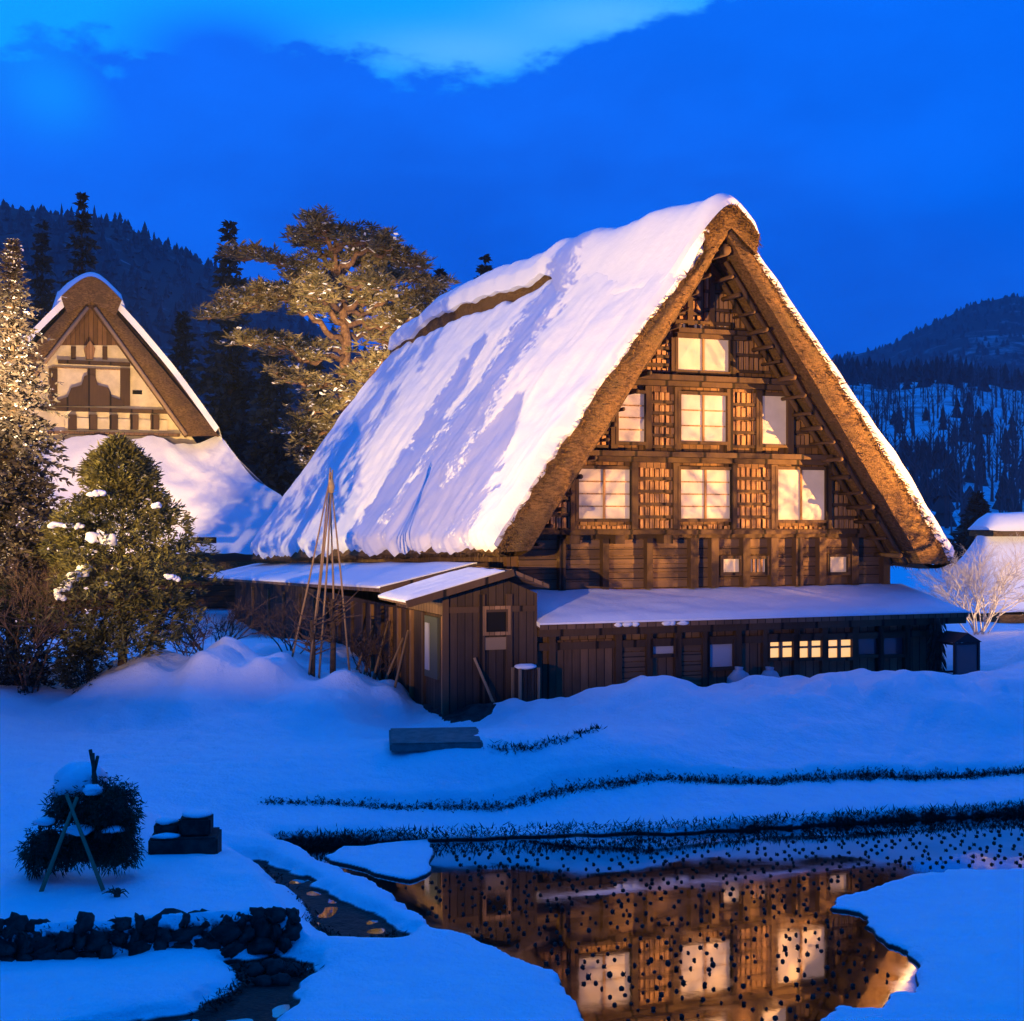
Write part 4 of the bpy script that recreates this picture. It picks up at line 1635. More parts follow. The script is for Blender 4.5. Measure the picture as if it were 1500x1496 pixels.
def bushy_evergreen(root, H, Rd, seed, leaf, n_clump, name_leaf='crown', leaf_len=0.17, z0=0.12, snow_n=260, profile=None, snow_mat='snow', per=11):
    rr = random.Random(seed)
    prof = profile or (lambda t: (math.sin(math.pi * min(1, t * 0.9 + 0.12)) ** 0.7) * (1 - 0.35 * t))
    b, s = MB(), MB()
    lob = [(rr.uniform(0, 6.28), rr.uniform(0.05, 0.95), rr.uniform(0.62, 1.28)) for _ in range(34)]
    for k in range(n_clump):
        t = rr.random() ** 0.9
        a = rr.uniform(0, 6.283)
        rad = Rd * prof(t)
        f = 1.0
        for (la, lt, ls) in lob:
            dd = (math.cos(a - la) > 0.75) and abs(t - lt) < 0.07
            if dd:
                f = ls
        q = rr.random() ** 0.45
        rad *= f * q
        c = Vector((rad * math.cos(a), rad * math.sin(a), H * (z0 + (1 - z0) * t) + 0.12 * H * (0.15 - 0.3 * q) * (1 - t)))
        out = Vector((math.cos(a), math.sin(a), rr.uniform(-0.25, 0.75))).normalized()
        for j in range(per):
            d_ = (out + Vector((rr.gauss(0, .6), rr.gauss(0, .6), rr.gauss(0, .5)))).normalized()
            leaf_quad(b, c + Vector((rr.gauss(0, .05), rr.gauss(0, .05), rr.gauss(0, .05))), d_, leaf_len * rr.uniform(0.7, 1.3), leaf_len * 0.14, 0, rr)
        if q > 0.72 and k < snow_n * 3 and rr.random() < 0.4:
            snow_spray(s, c + out * 0.1 + Vector((0, 0, 0.05)), rr.uniform(0.04, 0.13), rr, 3)
    cr = b.build(name_leaf, leaf, root)
    if s.f:
        s.build('crown_snow', M[snow_mat], cr, smooth=True)
    return cr


def trunk(root, pts, rad, m, name='trunk', n=8):
    b = MB()
    b.tube(pts, rad, n)
    return b.build(name, m, root, smooth=True)


# the big bushy evergreen left of the farmhouse
fx, fy, _ = at_depth(172, 1010, 29.4)
fz = hgt(fx, fy)
fir = empty('evergreen_tree', (fx, fy, fz))
tag(fir, 'bushy olive green evergreen with lumps of snow, in front of the plastered hall', 'tree')
top_h = HC + (HZ - 645) / F_PX * 29.4 - fz
b = MB()
rr = random.Random(4)
b.tube([(0.1, 0, -0.3), (0.12, 0.0, 0.9), (0.05, 0, 2.4), (0.25, 0, top_h * 0.95)], [0.11, 0.09, 0.06, 0.01], 8)
b.tube([(-0.62, 0.1, -0.3), (-0.6, 0, 0.8), (-0.35, 0, 2.2)], [0.08, 0.07, 0.03], 7)
b.tube([(0.7, 0.1, -0.3), (0.62, 0, 0.3), (1.05, 0, 1.2), (1.3, 0, 2.0)], [0.07, 0.06, 0.05, 0.02], 7)
for k in range(46):
    a = rr.uniform(0, 6.28)
    z = rr.uniform(0.8, top_h * 0.85)
    L = 1.5 * (1 - z / top_h * 0.8)
    b.tube([(0.1, 0, z), (0.1 + L * 0.5 * math.cos(a), L * 0.5 * math.sin(a), z + 0.15), (0.1 + L * math.cos(a), L * math.sin(a), z + rr.uniform(-.1, .35))], [0.03, 0.02, 0.008], 5)
b.build('trunk', M['bark'], fir, smooth=True)
def fir_prof(t):
    return np.interp(t, [0, 0.12, 0.28, 0.5, 0.66, 0.78, 0.86, 0.94, 1.0], [0.45, 0.86, 1.0, 0.94, 0.68, 0.40, 0.44, 0.22, 0.02])
cr = bushy_evergreen(fir, top_h, 1.72, 21, M['fir'], 1950, z0=0.07, profile=fir_prof, leaf_len=0.15, snow_n=260, per=17)
b = MB()
for k, (px, py, rx, rz, tl) in enumerate([(149, 789, 0.22, 0.12, 0), (112, 842, 0.26, 0.09, 0.6), (92, 862, 0.18, 0.07, 0.5), (86, 874, 0.12, 0.06, 0), (140, 722, 0.16, 0.06, 0.3), (85, 770, 0.2, 0.05, 0), (115, 771, 0.14, 0.05, 0),
                                          (253, 846, 0.13, 0.05, -0.3), (228, 740, 0.12, 0.05, 0)]):
    p = at_depth(px, py, 29.4 - 1.3)
    q = random.Random(300 + k)
    for m in range(5):
        f = (m - 2) / 2
        b.blob((p[0] - fx + f * rx * 0.8 + q.gauss(0, .02), p[1] - fy + q.gauss(0, .05), p[2] - fz + f * tl * rx + q.gauss(0, .02)),
               (rx * q.uniform(.35, .6), rx * q.uniform(.4, .6), rz * q.uniform(.7, 1.2)), k * 7 + m, 0.4, (7, 10))
b.build('snow_lump', M['snow'], cr, smooth=True)

# tall snow-dusted conifer at the left edge
def whorled(root, H, Rd, seed, leafm, levels, n0, dens, droop=0.25, leaf_len=0.28, snow=0.0, bark='bark', z0=0.06, trunk_r=0.16, wd=0.28, sn=(0.04, 0.10)):
    rr = random.Random(seed)
    b, s, tk = MB(), MB(), MB()
    tk.tube([(0, 0, -0.4), (0.02, 0, H * 0.5), (0, 0, H * 0.98)], [trunk_r, trunk_r * 0.6, 0.01], 8)
    for lv in range(levels):
        t = (lv + rr.random() * 0.7) / levels
        z = H * (z0 + (1 - z0) * t)
        rad = Rd * ((1 - t) ** 0.8 * 0.97 + 0.03) * (0.8 + 0.35 * math.sin(lv * 2.4 + seed) * rr.random())
        nb = max(4, int(n0 * (1 - 0.5 * t)))
        for k in range(nb):
            a = 6.283 * (k + rr.random()) / nb
            L = rad * rr.uniform(0.55, 1.15)
            ax = Vector((math.cos(a), math.sin(a), 0))
            segs = max(3, int(L * dens))
            up = rr.uniform(0.0, 0.25)
            tk.tube([(0, 0, z), ax * L * 0.6 + Vector((0, 0, z + L * (up - droop * 0.4)))], [0.02 + 0.02 * (1 - t), 0.008], 4, cap=False)
            for q in range(segs):
                f = (q + 0.6) / segs
                p = ax * L * f + Vector((0, 0, z + L * (up * f - droop * f * f)))
                for j in range(5):
                    d_ = (ax * rr.uniform(0.1, 1.0) + Vector((rr.gauss(0, .6), rr.gauss(0, .6), rr.gauss(-0.1, .35)))).normalized()
                    LL = leaf_len * rr.uniform(0.6, 1.3) * (0.6 + 0.5 * (1 - t))
                    leaf_quad(b, p, d_, LL, LL * wd, 0, rr)
                if snow and rr.random() < snow:
                    snow_spray(s, p + Vector((rr.gauss(0, .05), rr.gauss(0, .05), 0.05)), rr.uniform(*sn), rr, 4)
    tk.build('trunk', M[bark], root, smooth=True)
    cr = b.build('crown', leafm, root)
    if s.f:
        s.build('crown_snow', M['snow'], cr, smooth=True)
    return cr


tx, ty, tz_top = at_depth(18, 350, 30.3)
tz = hgt(tx, ty)
tall = empty('snowy_conifer', (tx, ty, tz))
tag(tall, 'tall snow dusted conifer rising at the left edge of the photo', 'tree')
whorled(tall, tz_top - tz, 2.1, 5, M['tall'], 84, 12, 7.5, 0.30, 0.22, 0.42, z0=0.12, sn=(0.03, 0.085), wd=0.16)


# cedars: dark, behind the houses
def cedar(px, py_top, Y, rad_px, seed, label, zb=1.0):
    x, y, zt = at_depth(px, py_top, Y)
    r_ = empty('cedar_tree', (x, y, zb))
    tag(r_, label, 'tree', 'dark cedars behind the houses')
    whorled(r_, zt - zb, rad_px / F_PX * Y, seed, M['cedar'], 40, 9, 2.9, 0.12, 0.85, 0, z0=0.15, trunk_r=0.4, wd=0.22)


cedar(120, 284, 100, 74, 3, 'dark cedar whose crown tops the ridge of the plastered hall')
cedar(62, 325, 108, 58, 4, 'dark cedar between the snowy conifer and the tallest left cedar')
cedar(336, 322, 96, 88, 5, 'dark cedar standing just left of the snow laden pine')
cedar(268, 455, 104, 62, 6, 'lower dark cedar right of the hall ridge')
cedar(398, 480, 92, 70, 7, 'dark cedar behind the lower left branches of the pine')
cedar(462, 520, 98, 70, 9, 'dark cedar showing under the pine beside the farmhouse roof')
cedar(644, 390, 105, 50, 10, 'dark cedar top just right of the pine crown')
cedar(710, 374, 105, 58, 8, 'lone dark treetop above the farmhouse ridge')
cedar(1432, 722, 120, 50, 12, 'dark cedar behind the small snowy house on the right', 0.5)

# the pine
PY = 70.0
def PP(px, py, dy=0.0):
    p = at_depth(px, py, PY + dy)
    return Vector((p[0] - pbase[0], p[1] - pbase[1], p[2] - pbase[2]))
pb = at_depth(500, 700, PY)
pbase = (pb[0], pb[1], 1.0)
pine = empty('pine_tree', pbase)
tag(pine, 'spreading snow laden pine lit warm between the two thatched houses', 'tree')
tk = MB()
main = [Vector((0, 0, -0.5)), PP(498, 690), PP(508, 620), PP(502, 570), PP(508, 500), PP(500, 440), PP(492, 390), PP(490, 345)]
tk.tube(main, [0.42, 0.38, 0.34, 0.30, 0.26, 0.2, 0.13, 0.06], 9)
limbs = [
    [(505, 505, 0), (460, 470, -1.5), (420, 440, -2.0), (360, 455, -2.5), (305, 468, -3)],
    [(507, 480, 0), (470, 445, -1), (430, 432, -2.2), (380, 432, -3), (335, 452, -3)],
    [(503, 450, 0), (540, 445, -1.5), (590, 440, -2), (640, 440, -2)],
    [(508, 520, 0), (450, 530, -2), (400, 500, -2.5), (360, 505, -3)],
    [(500, 440, 0), (455, 400, 0), (400, 380, 0.5), (345, 378, 0.5)],
    [(495, 410, 0), (470, 370, 1), (440, 345, 1.5)],
    [(494, 400, 0), (530, 370, -1), (580, 375, -2), (615, 395, -2)],
    [(491, 370, 0), (475, 345, -1), (450, 325, -1)],
    [(490, 360, 0), (520, 345, 0), (555, 360, -1)],
    [(505, 470, 0), (550, 480, -2), (600, 470, -3), (645, 450, -3)],
    [(505, 540, 0), (550, 520, -2), (595, 500, -3), (625, 490, -3)],
    [(503, 560, 0), (450, 565, -2.5), (405, 550, -3)],
    [(508, 590, 0), (470, 600, -2), (430, 640, -2.5)],
    [(507, 610, 0), (475, 635, -2), (440, 665, -2.5)],
    [(505, 500, 0), (500, 470, 3.5), (520, 440, 5)],
    [(500, 450, 0), (470, 440, -4), (455, 420, -6)],
    [(500, 430, 0), (530, 415, -4), (560, 420, -5)],
    [(505, 550, 0), (540, 555, -3), (560, 530, -4.5)],
    [(500, 430, 0), (545, 400, 1), (600, 410, 2), (648, 425, 2)],
    [(503, 460, 0), (560, 455, 2), (620, 465, 3)],
    [(505, 490, 0), (545, 495, 2), (590, 480, 3)],
    [(495, 400, 0), (525, 385, 2), (570, 392, 3)],
    [(500, 420, 0), (470, 410, 2), (425, 408, 3)],
    [(490, 365, 0), (530, 352, -2), (575, 366, -3)],
    [(507, 520, 0), (460, 505, 2), (410, 520, 3)],
    [(508, 580, 0), (540, 590, -2), (545, 570, -3)],
    [(508, 640, 0), (480, 660, -2), (455, 690, -3)],
]
pn, psn = MB(), MB()
rr = random.Random(12)


def tuft(c, r_):
    for j in range(13):
        a = rr.uniform(0, 6.283)
        d_ = Vector((math.cos(a) * rr.uniform(0.5, 1), math.sin(a) * rr.uniform(0.5, 1), rr.uniform(-0.15, 0.8))).normalized()
        leaf_quad(pn, c, d_, r_ * rr.uniform(0.7, 1.25), r_ * 0.085, 0, rr)


def snow_pad(c, r_, k):
    snow_spray(psn, c + Vector((0, 0, 0.1)), r_ * 0.95, rr, 4)


for li, lb in enumerate(limbs):
    pts = [PP(*p) for p in lb]
    dense = []
    for i in range(len(pts) - 1):
        for k in range(5):
            q = pts[i].lerp(pts[i + 1], k / 5)
            dense.append(q + Vector((0, 0, 0.18 * math.sin(k * 1.9 + li))))
    dense.append(pts[-1])
    n = len(dense)
    tk.tube(dense, [lerp(0.17, 0.045, i / (n - 1)) for i in range(n)], 6)
    for i in range(n):
        f = i / (n - 1)
        if rr.random() < 0.6:
            psn.tube([dense[i] + Vector((0, 0, 0.09)), dense[min(n - 1, i + 1)] + Vector((0, 0, 0.09))], lerp(0.10, 0.06, f), 5)
        if f < 0.28:
            continue
        for q in range(5):
            a = rr.uniform(0, 6.283)
            L = rr.uniform(0.3, 1.6) * (1.15 - 0.5 * f)
            side = Vector((math.cos(a) * L, math.sin(a) * L * 0.9, rr.uniform(-0.05, 0.42)))
            e = dense[i] + side
            tk.tube([dense[i], dense[i].lerp(e, 0.5) + Vector((0, 0, 0.06)), e], [0.035, 0.025, 0.012], 4, cap=False)
            for z_ in range(3):
                c = dense[i].lerp(e, rr.uniform(0.45, 1.05)) + Vector((rr.gauss(0, .16), rr.gauss(0, .16), rr.gauss(0.05, .07)))
                tuft(c, rr.uniform(0.34, 0.52))
                if rr.random() < 0.34:
                    snow_pad(c, rr.uniform(0.13, 0.34), li * 100 + i * 7 + z_)
tk.build('trunk', M['pine_bark'], pine, smooth=True)
cr = pn.build('crown', M['pine'], pine)
psn.build('crown_snow', M['snow'], cr, smooth=True)


# leafless shrubs
def twig_bush(name, label, x, y, H, Wd, seed, m, n_stem=9, depth=4, cat='shrub', r0=0.025, group=None, sub=3):
    rr = random.Random(seed)
    b = MB()
    z = hgt(x, y)
    def grow(p, d, L, r_, k):
        q = p + d * L
        mid = p.lerp(q, 0.5) + Vector((rr.gauss(0, .05), rr.gauss(0, .05), rr.gauss(0, .03))) * L
        b.tube([p, mid, q], [r_, r_ * 0.8, r_ * 0.6], 4, cap=False)
        if k > 0:
            for j in range(sub if k > 1 else sub + 1):
                nd = (d + Vector((rr.gauss(0, .5), rr.gauss(0, .5), rr.gauss(0.1, .35)))).normalized()
                grow(p.lerp(q, rr.uniform(0.4, 1.0)), nd, L * rr.uniform(0.55, 0.8), r_ * 0.62, k - 1)
    for s in range(n_stem):
        a = 6.283 * s / n_stem + rr.uniform(-.3, .3)
        d = Vector((math.cos(a) * Wd / H * 0.9, math.sin(a) * Wd / H * 0.6, 1.0)).normalized()
        grow(Vector((rr.gauss(0, .1), rr.gauss(0, .1), -0.15)), d, H * 0.42, r0, depth)
    o = b.build(name, m, loc=(x, y, z))
    tag(o, label, cat, group)
    return o


def spot_at(px, py, Y):
    x = (px - 750) / F_PX * Y
    return x, Y


twig_bush('bare_bush', 'leafless brown bush with arching branches under the low side roof', *spot_at(310, 0, 32.0), 1.9, 1.7, 31, M['twig'], 8, 4)
twig_bush('bare_bush', 'small leafless bush on the snow right of the bushy evergreen', *spot_at(268, 0, 30.2), 1.2, 0.9, 32, M['twig'], 6, 4, r0=0.016)
twig_bush('bare_bush', 'reddish leafless bush at the left edge under the snowy conifer', *spot_at(40, 0, 28.6), 3.2, 1.5, 33, M['twig'], 7, 5, r0=0.024)
twig_bush('frosted_bush', 'pale frosted bush glowing in the light right of the farmhouse', *spot_at(1432, 0, 37.5), 2.9, 1.8, 34, M['frost'], 13, 5, r0=0.022)
twig_bush('bare_bush', 'brown shrub growing against the plank wall near the bamboo poles', *spot_at(545, 0, 31.6), 1.8, 1.0, 36, M['twig'], 7, 4, r0=0.02)
twig_bush('bare_bush', 'tangled brown shrub behind the tied bamboo poles', *spot_at(428, 0, 33.0), 1.6, 1.3, 37, M['twig'], 7, 4, r0=0.02)

# dark evergreen bush below the snowy conifer
dx, dy = spot_at(22, 0, 29.0)
dbush = empty('dark_bush', (dx, dy, hgt(dx, dy)))
tag(dbush, 'dark unlit evergreen bush at the left edge below the reddish twigs', 'shrub')
bushy_evergreen(dbush, 2.3, 0.95, 41, M['cedar'], 800, leaf_len=0.15, z0=0.0, snow_n=60, profile=lambda t: 0.75 + 0.3 * math.sin(3.1 * t) if t < 0.7 else 1.0 * (1 - t) / 0.3 + 0.02)
trunk(dbush, [(0, 0, -0.3), (0.05, 0, 1.0), (0, 0, 2.3)], [0.07, 0.05, 0.02], M['bark'])
lx, ly = spot_at(122, 0, 28.9)
lbush = empty('low_shrub', (lx, ly, hgt(lx, ly) - 0.1))
tag(lbush, 'low dark shrub at the foot of the bushy evergreen', 'shrub')
bushy_evergreen(lbush, 0.95, 0.75, 42, M['shrub'], 260, leaf_len=0.13, z0=0.05, snow_n=10)

# shrub and bamboo poles of the snow-guard tepee by the side wall
yx, yy = spot_at(485, 0, 30.4)
yz = hgt(yx, yy)
tep = empty('bamboo_tepee', (yx, yy, yz))
tag(tep, 'tall bamboo poles tied at the top in a tepee before the farmhouse roof', 'snow guard')
topz = HC + (HZ - 700) / F_PX * 30.4 - yz
rr = random.Random(3)
for k, (a, r_) in enumerate([(math.pi, 0.95), (2.4, 0.7), (0.5, 0.15), (-0.4, 0.55), (-2.0, 0.45), (4.2, 0.8)]):
    foot = Vector((r_ * math.cos(a) - 0.05, r_ * 0.8 * math.sin(a), -0.2))
    top = Vector((rr.uniform(-.04, .04), rr.uniform(-.04, .04), topz + rr.uniform(-0.05, 0.16)))
    b = MB()
    b.tube([foot, foot.lerp(top, 0.5) + Vector((0.02, 0, 0)), top + (top - foot) * 0.02], [0.026, 0.022, 0.016], 6)
    b.build('pole', M['pole'], tep, smooth=True)
b = MB()
b.tube([(0, 0, topz - 0.34), (0.01, 0, topz - 0.2), (0, 0, topz - 0.03)], [0.055, 0.075, 0.05], 8)
b.build('rope_binding', M['rope'], tep, smooth=True)
for k, (px, h_) in enumerate([(457, 1.2), (487, 1.7)]):
    x, y = spot_at(px, 0, 30.0 + 0.3 * k)
    z = hgt(x, y)
    r_ = empty('pruned_sapling', (x, y, z))
    tag(r_, ['short pruned sapling left of the tallest bamboo pole', 'taller pruned sapling inside the bamboo tepee'][k], 'sapling')
    trunk(r_, [(0, 0, -0.2), (0.02, 0, h_ * 0.5), (0, 0, h_)], [0.07, 0.065, 0.05], M['bark'])
    b = MB()
    q = random.Random(50 + k)
    for j in range(26):
        a = q.uniform(0, 6.28)
        zz = q.uniform(0.35, 1.0) * h_
        L = q.uniform(0.25, 0.7)
        b.tube([(0, 0, zz), (L * .5 * math.cos(a), L * .5 * math.sin(a), zz + 0.1), (L * math.cos(a), L * math.sin(a), zz + q.uniform(0.05, 0.4))], [0.02, 0.014, 0.006], 4, cap=False)
    b.build('branch', M['twig'], r_)

# the roped shrub in the left foreground
sx_, sy_ = ground_pt(122, 1283, 0.5)
sz_ = hgt(sx_, sy_)
rope_s = empty('roped_shrub', (sx_, sy_, sz_))
tag(rope_s, 'dark round shrub under a snow cap with poles tied over it, in the left foreground', 'shrub')
b = MB()
rr = random.Random(61)
clumps = [(-0.45, 0, 0.38, 0.33), (0.0, -0.08, 0.42, 0.26), (0.42, 0.0, 0.40, 0.32), (-0.22, 0.05, 0.94, 0.27), (0.30, 0.0, 0.88, 0.42), (0.40, 0.0, 0.66, 0.28)]
for (cx, cy, cz, r_) in clumps:
    b.blob((cx, cy, cz), (r_ * 0.66, r_ * 0.66, r_ * 0.72), int(cx * 50) + 90, 0.2, (7, 10))
    for k in range(int(2600 * r_ * r_)):
        a, e = rr.uniform(0, 6.283), math.asin(rr.uniform(-0.85, 1))
        n_ = Vector((math.cos(a) * math.cos(e), math.sin(a) * math.cos(e), math.sin(e)))
        p = Vector((cx, cy, cz)) + n_ * r_ * rr.uniform(0.6, 1.0)
        for j in range(9):
            d_ = (n_ * 0.5 + Vector((rr.gauss(0, .45), rr.gauss(0, .45), rr.gauss(-0.45, .5)))).normalized()
            leaf_quad(b, p + Vector((rr.gauss(0, .03), rr.gauss(0, .03), rr.gauss(0, .03))), d_, rr.uniform(0.05, 0.12), 0.008, 0, rr)
fol = b.build('foliage', M['shrub'], rope_s)
b = MB()
b.blob((-0.10, 0.22, 1.20), (0.36, 0.34, 0.26), 3, 0.22, (10, 16))
b.blob((0.20, -0.24, 1.18), (0.14, 0.12, 0.07), 4, 0.35, (8, 10))
b.blob((-0.42, -0.22, 0.78), (0.13, 0.12, 0.05), 5, 0.3, (6, 8))
b.blob((0.02, -0.26, 0.68), (0.17, 0.12, 0.07), 6, 0.4, (6, 8))
b.blob((0.44, -0.2, 0.68), (0.15, 0.12, 0.05), 7, 0.4, (6, 8))
b.build('snow_cap', M['snow'], fol, smooth=True)
for (f, t_) in [((-0.36, -0.55, -0.05), (0.05, -0.40, 1.12)), ((0.42, -0.55, 0.0), (-0.08, -0.42, 1.16)), ((0.2, -0.1, 0.2), (0.16, -0.12, 1.62)), ((0.3, 0.15, 0.2), (0.12, -0.1, 1.66)), ((-0.2, 0.3, 0.2), (0.22, -0.12, 1.58))]:
    b = MB()
    b.tube([f, t_], [0.028, 0.022], 6)
    b.build('pole', M['pole'] if t_[2] < 1.3 else M['bark'], rope_s, smooth=True)
# pole tips above the fully buried bush
bx, by = -6.1, 19.9
bz = hgt(bx, by)
stk = empty('stake_bundle', (bx, by, bz))
tag(stk, 'tied stake tips sticking out of the snow mound behind the roped shrub', 'stakes')
for k in range(4):
    b = MB()
    a = k * 1.6
    b.tube([(0.12 * math.cos(a), 0.12 * math.sin(a), -0.4), (0.0, 0.0, 0.12), (-0.06 * math.cos(a), -0.06 * math.sin(a), 0.34 + 0.03 * k)], [0.025, 0.025, 0.018], 6)
    b.build('stake', M['bark'], stk, smooth=True)
b = MB()
b.tube([(0, 0, 0.06), (0, 0, 0.18)], 0.06, 8)
b.build('rope_binding', M['rope'], stk, smooth=True)

# the stone basin
qx, qy = ground_pt(272, 1252, 0.42)
qz = hgt(qx, qy)
bas = empty('stone_basin', (qx, qy, qz), 0.12)
tag(bas, 'dark squared stone stack with a smaller block on top, right of the roped shrub', 'stone basin')
def bevel_box(a, c, m, name, parent, bev=0.03):
    b = MB()
    b.box(a, c)
    o = b.build(name, m, parent)
    bm = bmesh.new()
    bm.from_mesh(o.data)
    bmesh.ops.bevel(bm, geom=list(bm.edges), offset=bev, segments=2, affect='EDGES')
    bm.to_mesh(o.data)
    bm.free()
    return o
bevel_box((-0.46, -0.34, -0.2), (0.46, 0.34, 0.25), M['stone'], 'base_block', bas)
bevel_box((-0.06, -0.26, 0.253), (0.36, 0.20, 0.50), M['stone'], 'upper_block', bas)
bevel_box((-0.42, -0.1, 0.254), (-0.07, 0.24, 0.40), M['stone'], 'side_block', bas)
b = MB()
b.blob((0.15, -0.02, 0.51), (0.21, 0.22, 0.05), 2, 0.1, (6, 14))
b.blob((-0.26, 0.07, 0.41), (0.17, 0.17, 0.05), 4, 0.1, (6, 14))
b.blob((-0.24, -0.22, 0.26), (0.2, 0.11, 0.04), 5, 0.15, (6, 12))
b.build('snow_cap', M['snow'], bas, smooth=True)

tx_, ty_ = ground_pt(172, 1308, 0.5)
b = MB()
rr = random.Random(19)
b.tube([(-0.02, 0, -0.1), (0.0, 0, 0.03), (0.01, 0, 0.10)], [0.045, 0.04, 0.03], 7)
for k in range(14):
    a = rr.uniform(0, 6.283)
    L = rr.uniform(0.08, 0.22)
    b.tube([(0, 0, rr.uniform(0.0, 0.08)), (L * .6 * math.cos(a), L * .6 * math.sin(a), 0.05 + rr.uniform(0, .06)), (L * math.cos(a), L * math.sin(a), rr.uniform(0.02, 0.2))], [0.012, 0.008, 0.004], 4, cap=False)
tag(b.build('tree_stump', M['bark'], loc=(tx_, ty_, hgt(tx_, ty_)), smooth=True), 'tiny twiggy stump poking from the snow below the roped shrub', 'stump')

# grey slab over the drain
hx, hy = ground_pt(640, 1094, 0.97)
hz2 = hgt(hx, hy)
slab = bevel_box((-0.85, -0.62, -0.12), (0.78, 0.55, 0.04), M['slab'], 'stone_slab', None, 0.03)
slab.location = (hx, hy, hz2 + 0.04)
slab.rotation_euler = (R(5), 0, R(6))
tag(slab, 'bare grey slab lying in the snow before the annex corner', 'slab')

# low retaining wall in the left foreground: stacked rough stones
wallr = empty('stone_wall', (-4.0, 15.5, 0.1))
tag(wallr, 'low wall of dark rough stones crossing the left foreground', 'stone wall')
proto = []
for k in range(4):
    b = MB()
    b.blob((0, 0, 0), (0.14, 0.11, 0.12), 70 + k, 0.55, (8, 11))
    o = b.build('stone', M['stone'], wallr, smooth=True)
    proto.append(o)
rr = random.Random(9)
cnt = 0
for row in range(3):
    x = -8.2 + 0.07 * row
    while x < -2.62:
        wd = rr.choice((0.14, 0.16, 0.2, 0.24, 0.28, 0.34)) * rr.uniform(0.9, 1.1)
        if not (row == 2 and rr.random() < 0.22) and not (-4.55 < x < -4.38) and cnt < 100:
            src = proto[cnt % 4]
            o = src if cnt < 4 else src.copy()
            if cnt >= 4:
                COL.objects.link(o)
                o.parent = wallr
            xc = x + wd / 2
            yc = wall_line(xc) - 0.05 + 0.07 * row
            o.location = (xc + 4.0, yc - 15.5 + rr.uniform(-.03, .03), (0.03, 0.16, 0.31)[row] + rr.uniform(-.03, .04))
            s = wd / 0.25
            o.scale = (s * 1.05, rr.uniform(0.7, 1.2), rr.uniform(0.65, 1.25))
            o.rotation_euler = (rr.uniform(-.3, .3), rr.uniform(-.3, .3), rr.uniform(0, 0.8))
            cnt += 1
        x += wd
# stones and dead weeds by the pool
for k, (px, py, s) in enumerate([(372, 1424, 0.13), (402, 1420, 0.15), (432, 1424, 0.12), (385, 1440, 0.10), (352, 1436, 0.10), (410, 1438, 0.11)]):
    x, y = ground_pt(px, py, 0.03)
    b = MB()
    b.blob((0, 0, 0), (s, s * 0.8, s * 0.7), 90 + k, 0.4, (8, 10))
    lab = ['rough stone at the far left edge of the lower pool', 'largest rough stone standing in the lower pool', 'rough stone at the right tip of the lower pool', 'small stone in front of the largest one in the lower pool',
           'smallest stone low at the left end of the lower pool', 'stone half under water right of centre in the lower pool'][k]
    tag(b.build('pool_stone', M['stone'], loc=(x, y, 0.04), smooth=True), lab, 'stone', 'stones in the lower pool')

# ------------------------------------------------------------------ grass on the banks
def grass_strip(name, label, pts, n, h0, h1, seed, spread=0.08, zfun=None, hang=0.3, grow=0.0):
    rr = random.Random(seed)
    b = MB()
    for k in range(n):
        t = rr.random() * (len(pts) - 1)
        i = int(t)
        f = t - i
        x = lerp(pts[i][0], pts[i + 1][0], f)
        y = lerp(pts[i][1], pts[i + 1][1], f)
        x += rr.gauss(0, spread)
        y += rr.gauss(0, spread)
        z = zfun(x, y) if zfun else hgt(x, y)
        H = rr.uniform(h0, h1) * (1 + grow * t / (len(pts) - 1))
        d_ = Vector((rr.gauss(0, .5), -abs(rr.gauss(0.2, .5)), rr.uniform(-hang, 1))).normalized() * H
        wv = Vector((rr.uniform(-1, 1), rr.uniform(-.3, .3), 0)).normalized() * rr.uniform(0.006, 0.015)
        p = Vector((x, y, z))
        b.add([p - wv, p + wv, p + d_ * 0.6 + wv * 0.6 + Vector((0, 0, -0.01)), p + d_ + Vector((0, 0, -0.02))], [(0, 1, 2, 3)])
    tag(b.build(name, M['grass']), label, 'grass', kind='stuff')


far_edge = [POND[i] for i in range(0, 6)]
pts = []
for i in range(5):
    for k in range(6):
        pts.append((lerp(far_edge[i][0], far_edge[i + 1][0], k / 6), lerp(far_edge[i][1], far_edge[i + 1][1], k / 6) + 0.06))
grass_strip('bank_grass', 'dark dead grass hanging from the far pond bank', pts, 5200, 0.06, 0.17, 1, 0.05, lambda x, y: random.uniform(0.02, 0.20))
pts = [(x, 22.9 + 0.21 * x - 0.03) for x in np.linspace(-4.0, 11, 30)]
def hgt_fast(x, y, cache={}):
    key = (round(x * 8), round(y * 30))
    if key not in cache:
        cache[key] = hgt(key[0] / 8, key[1] / 30)
    return cache[key]
grass_strip('step_grass', 'thin dark grass line along the step above the dike', pts, 11000, 0.03, 0.085, 2, 0.05, lambda x, y: hgt_fast(x, y), 0.9, 0.8)
pts = [ground_pt(x, y, 1.0) for (x, y) in [(720, 1098), (780, 1100), (840, 1096), (885, 1088)]]
grass_strip('drain_grass', 'dark grass tufts beside the grey slab', pts, 500, 0.06, 0.16, 3, 0.06)
pts = [(x, wall_line(x) + 0.02) for x in np.linspace(-8, -2.5, 20)]
grass_strip('wall_grass', 'dead weeds growing between the stones of the low wall', pts, 1500, 0.05, 0.14, 8, 0.05, lambda x, y: random.uniform(0.12, 0.45), 0.2)
pts = [ground_pt(x, y, 0.12) for (x, y) in [(385, 1262), (430, 1310), (470, 1355), (500, 1372), (540, 1372), (590, 1362)]]
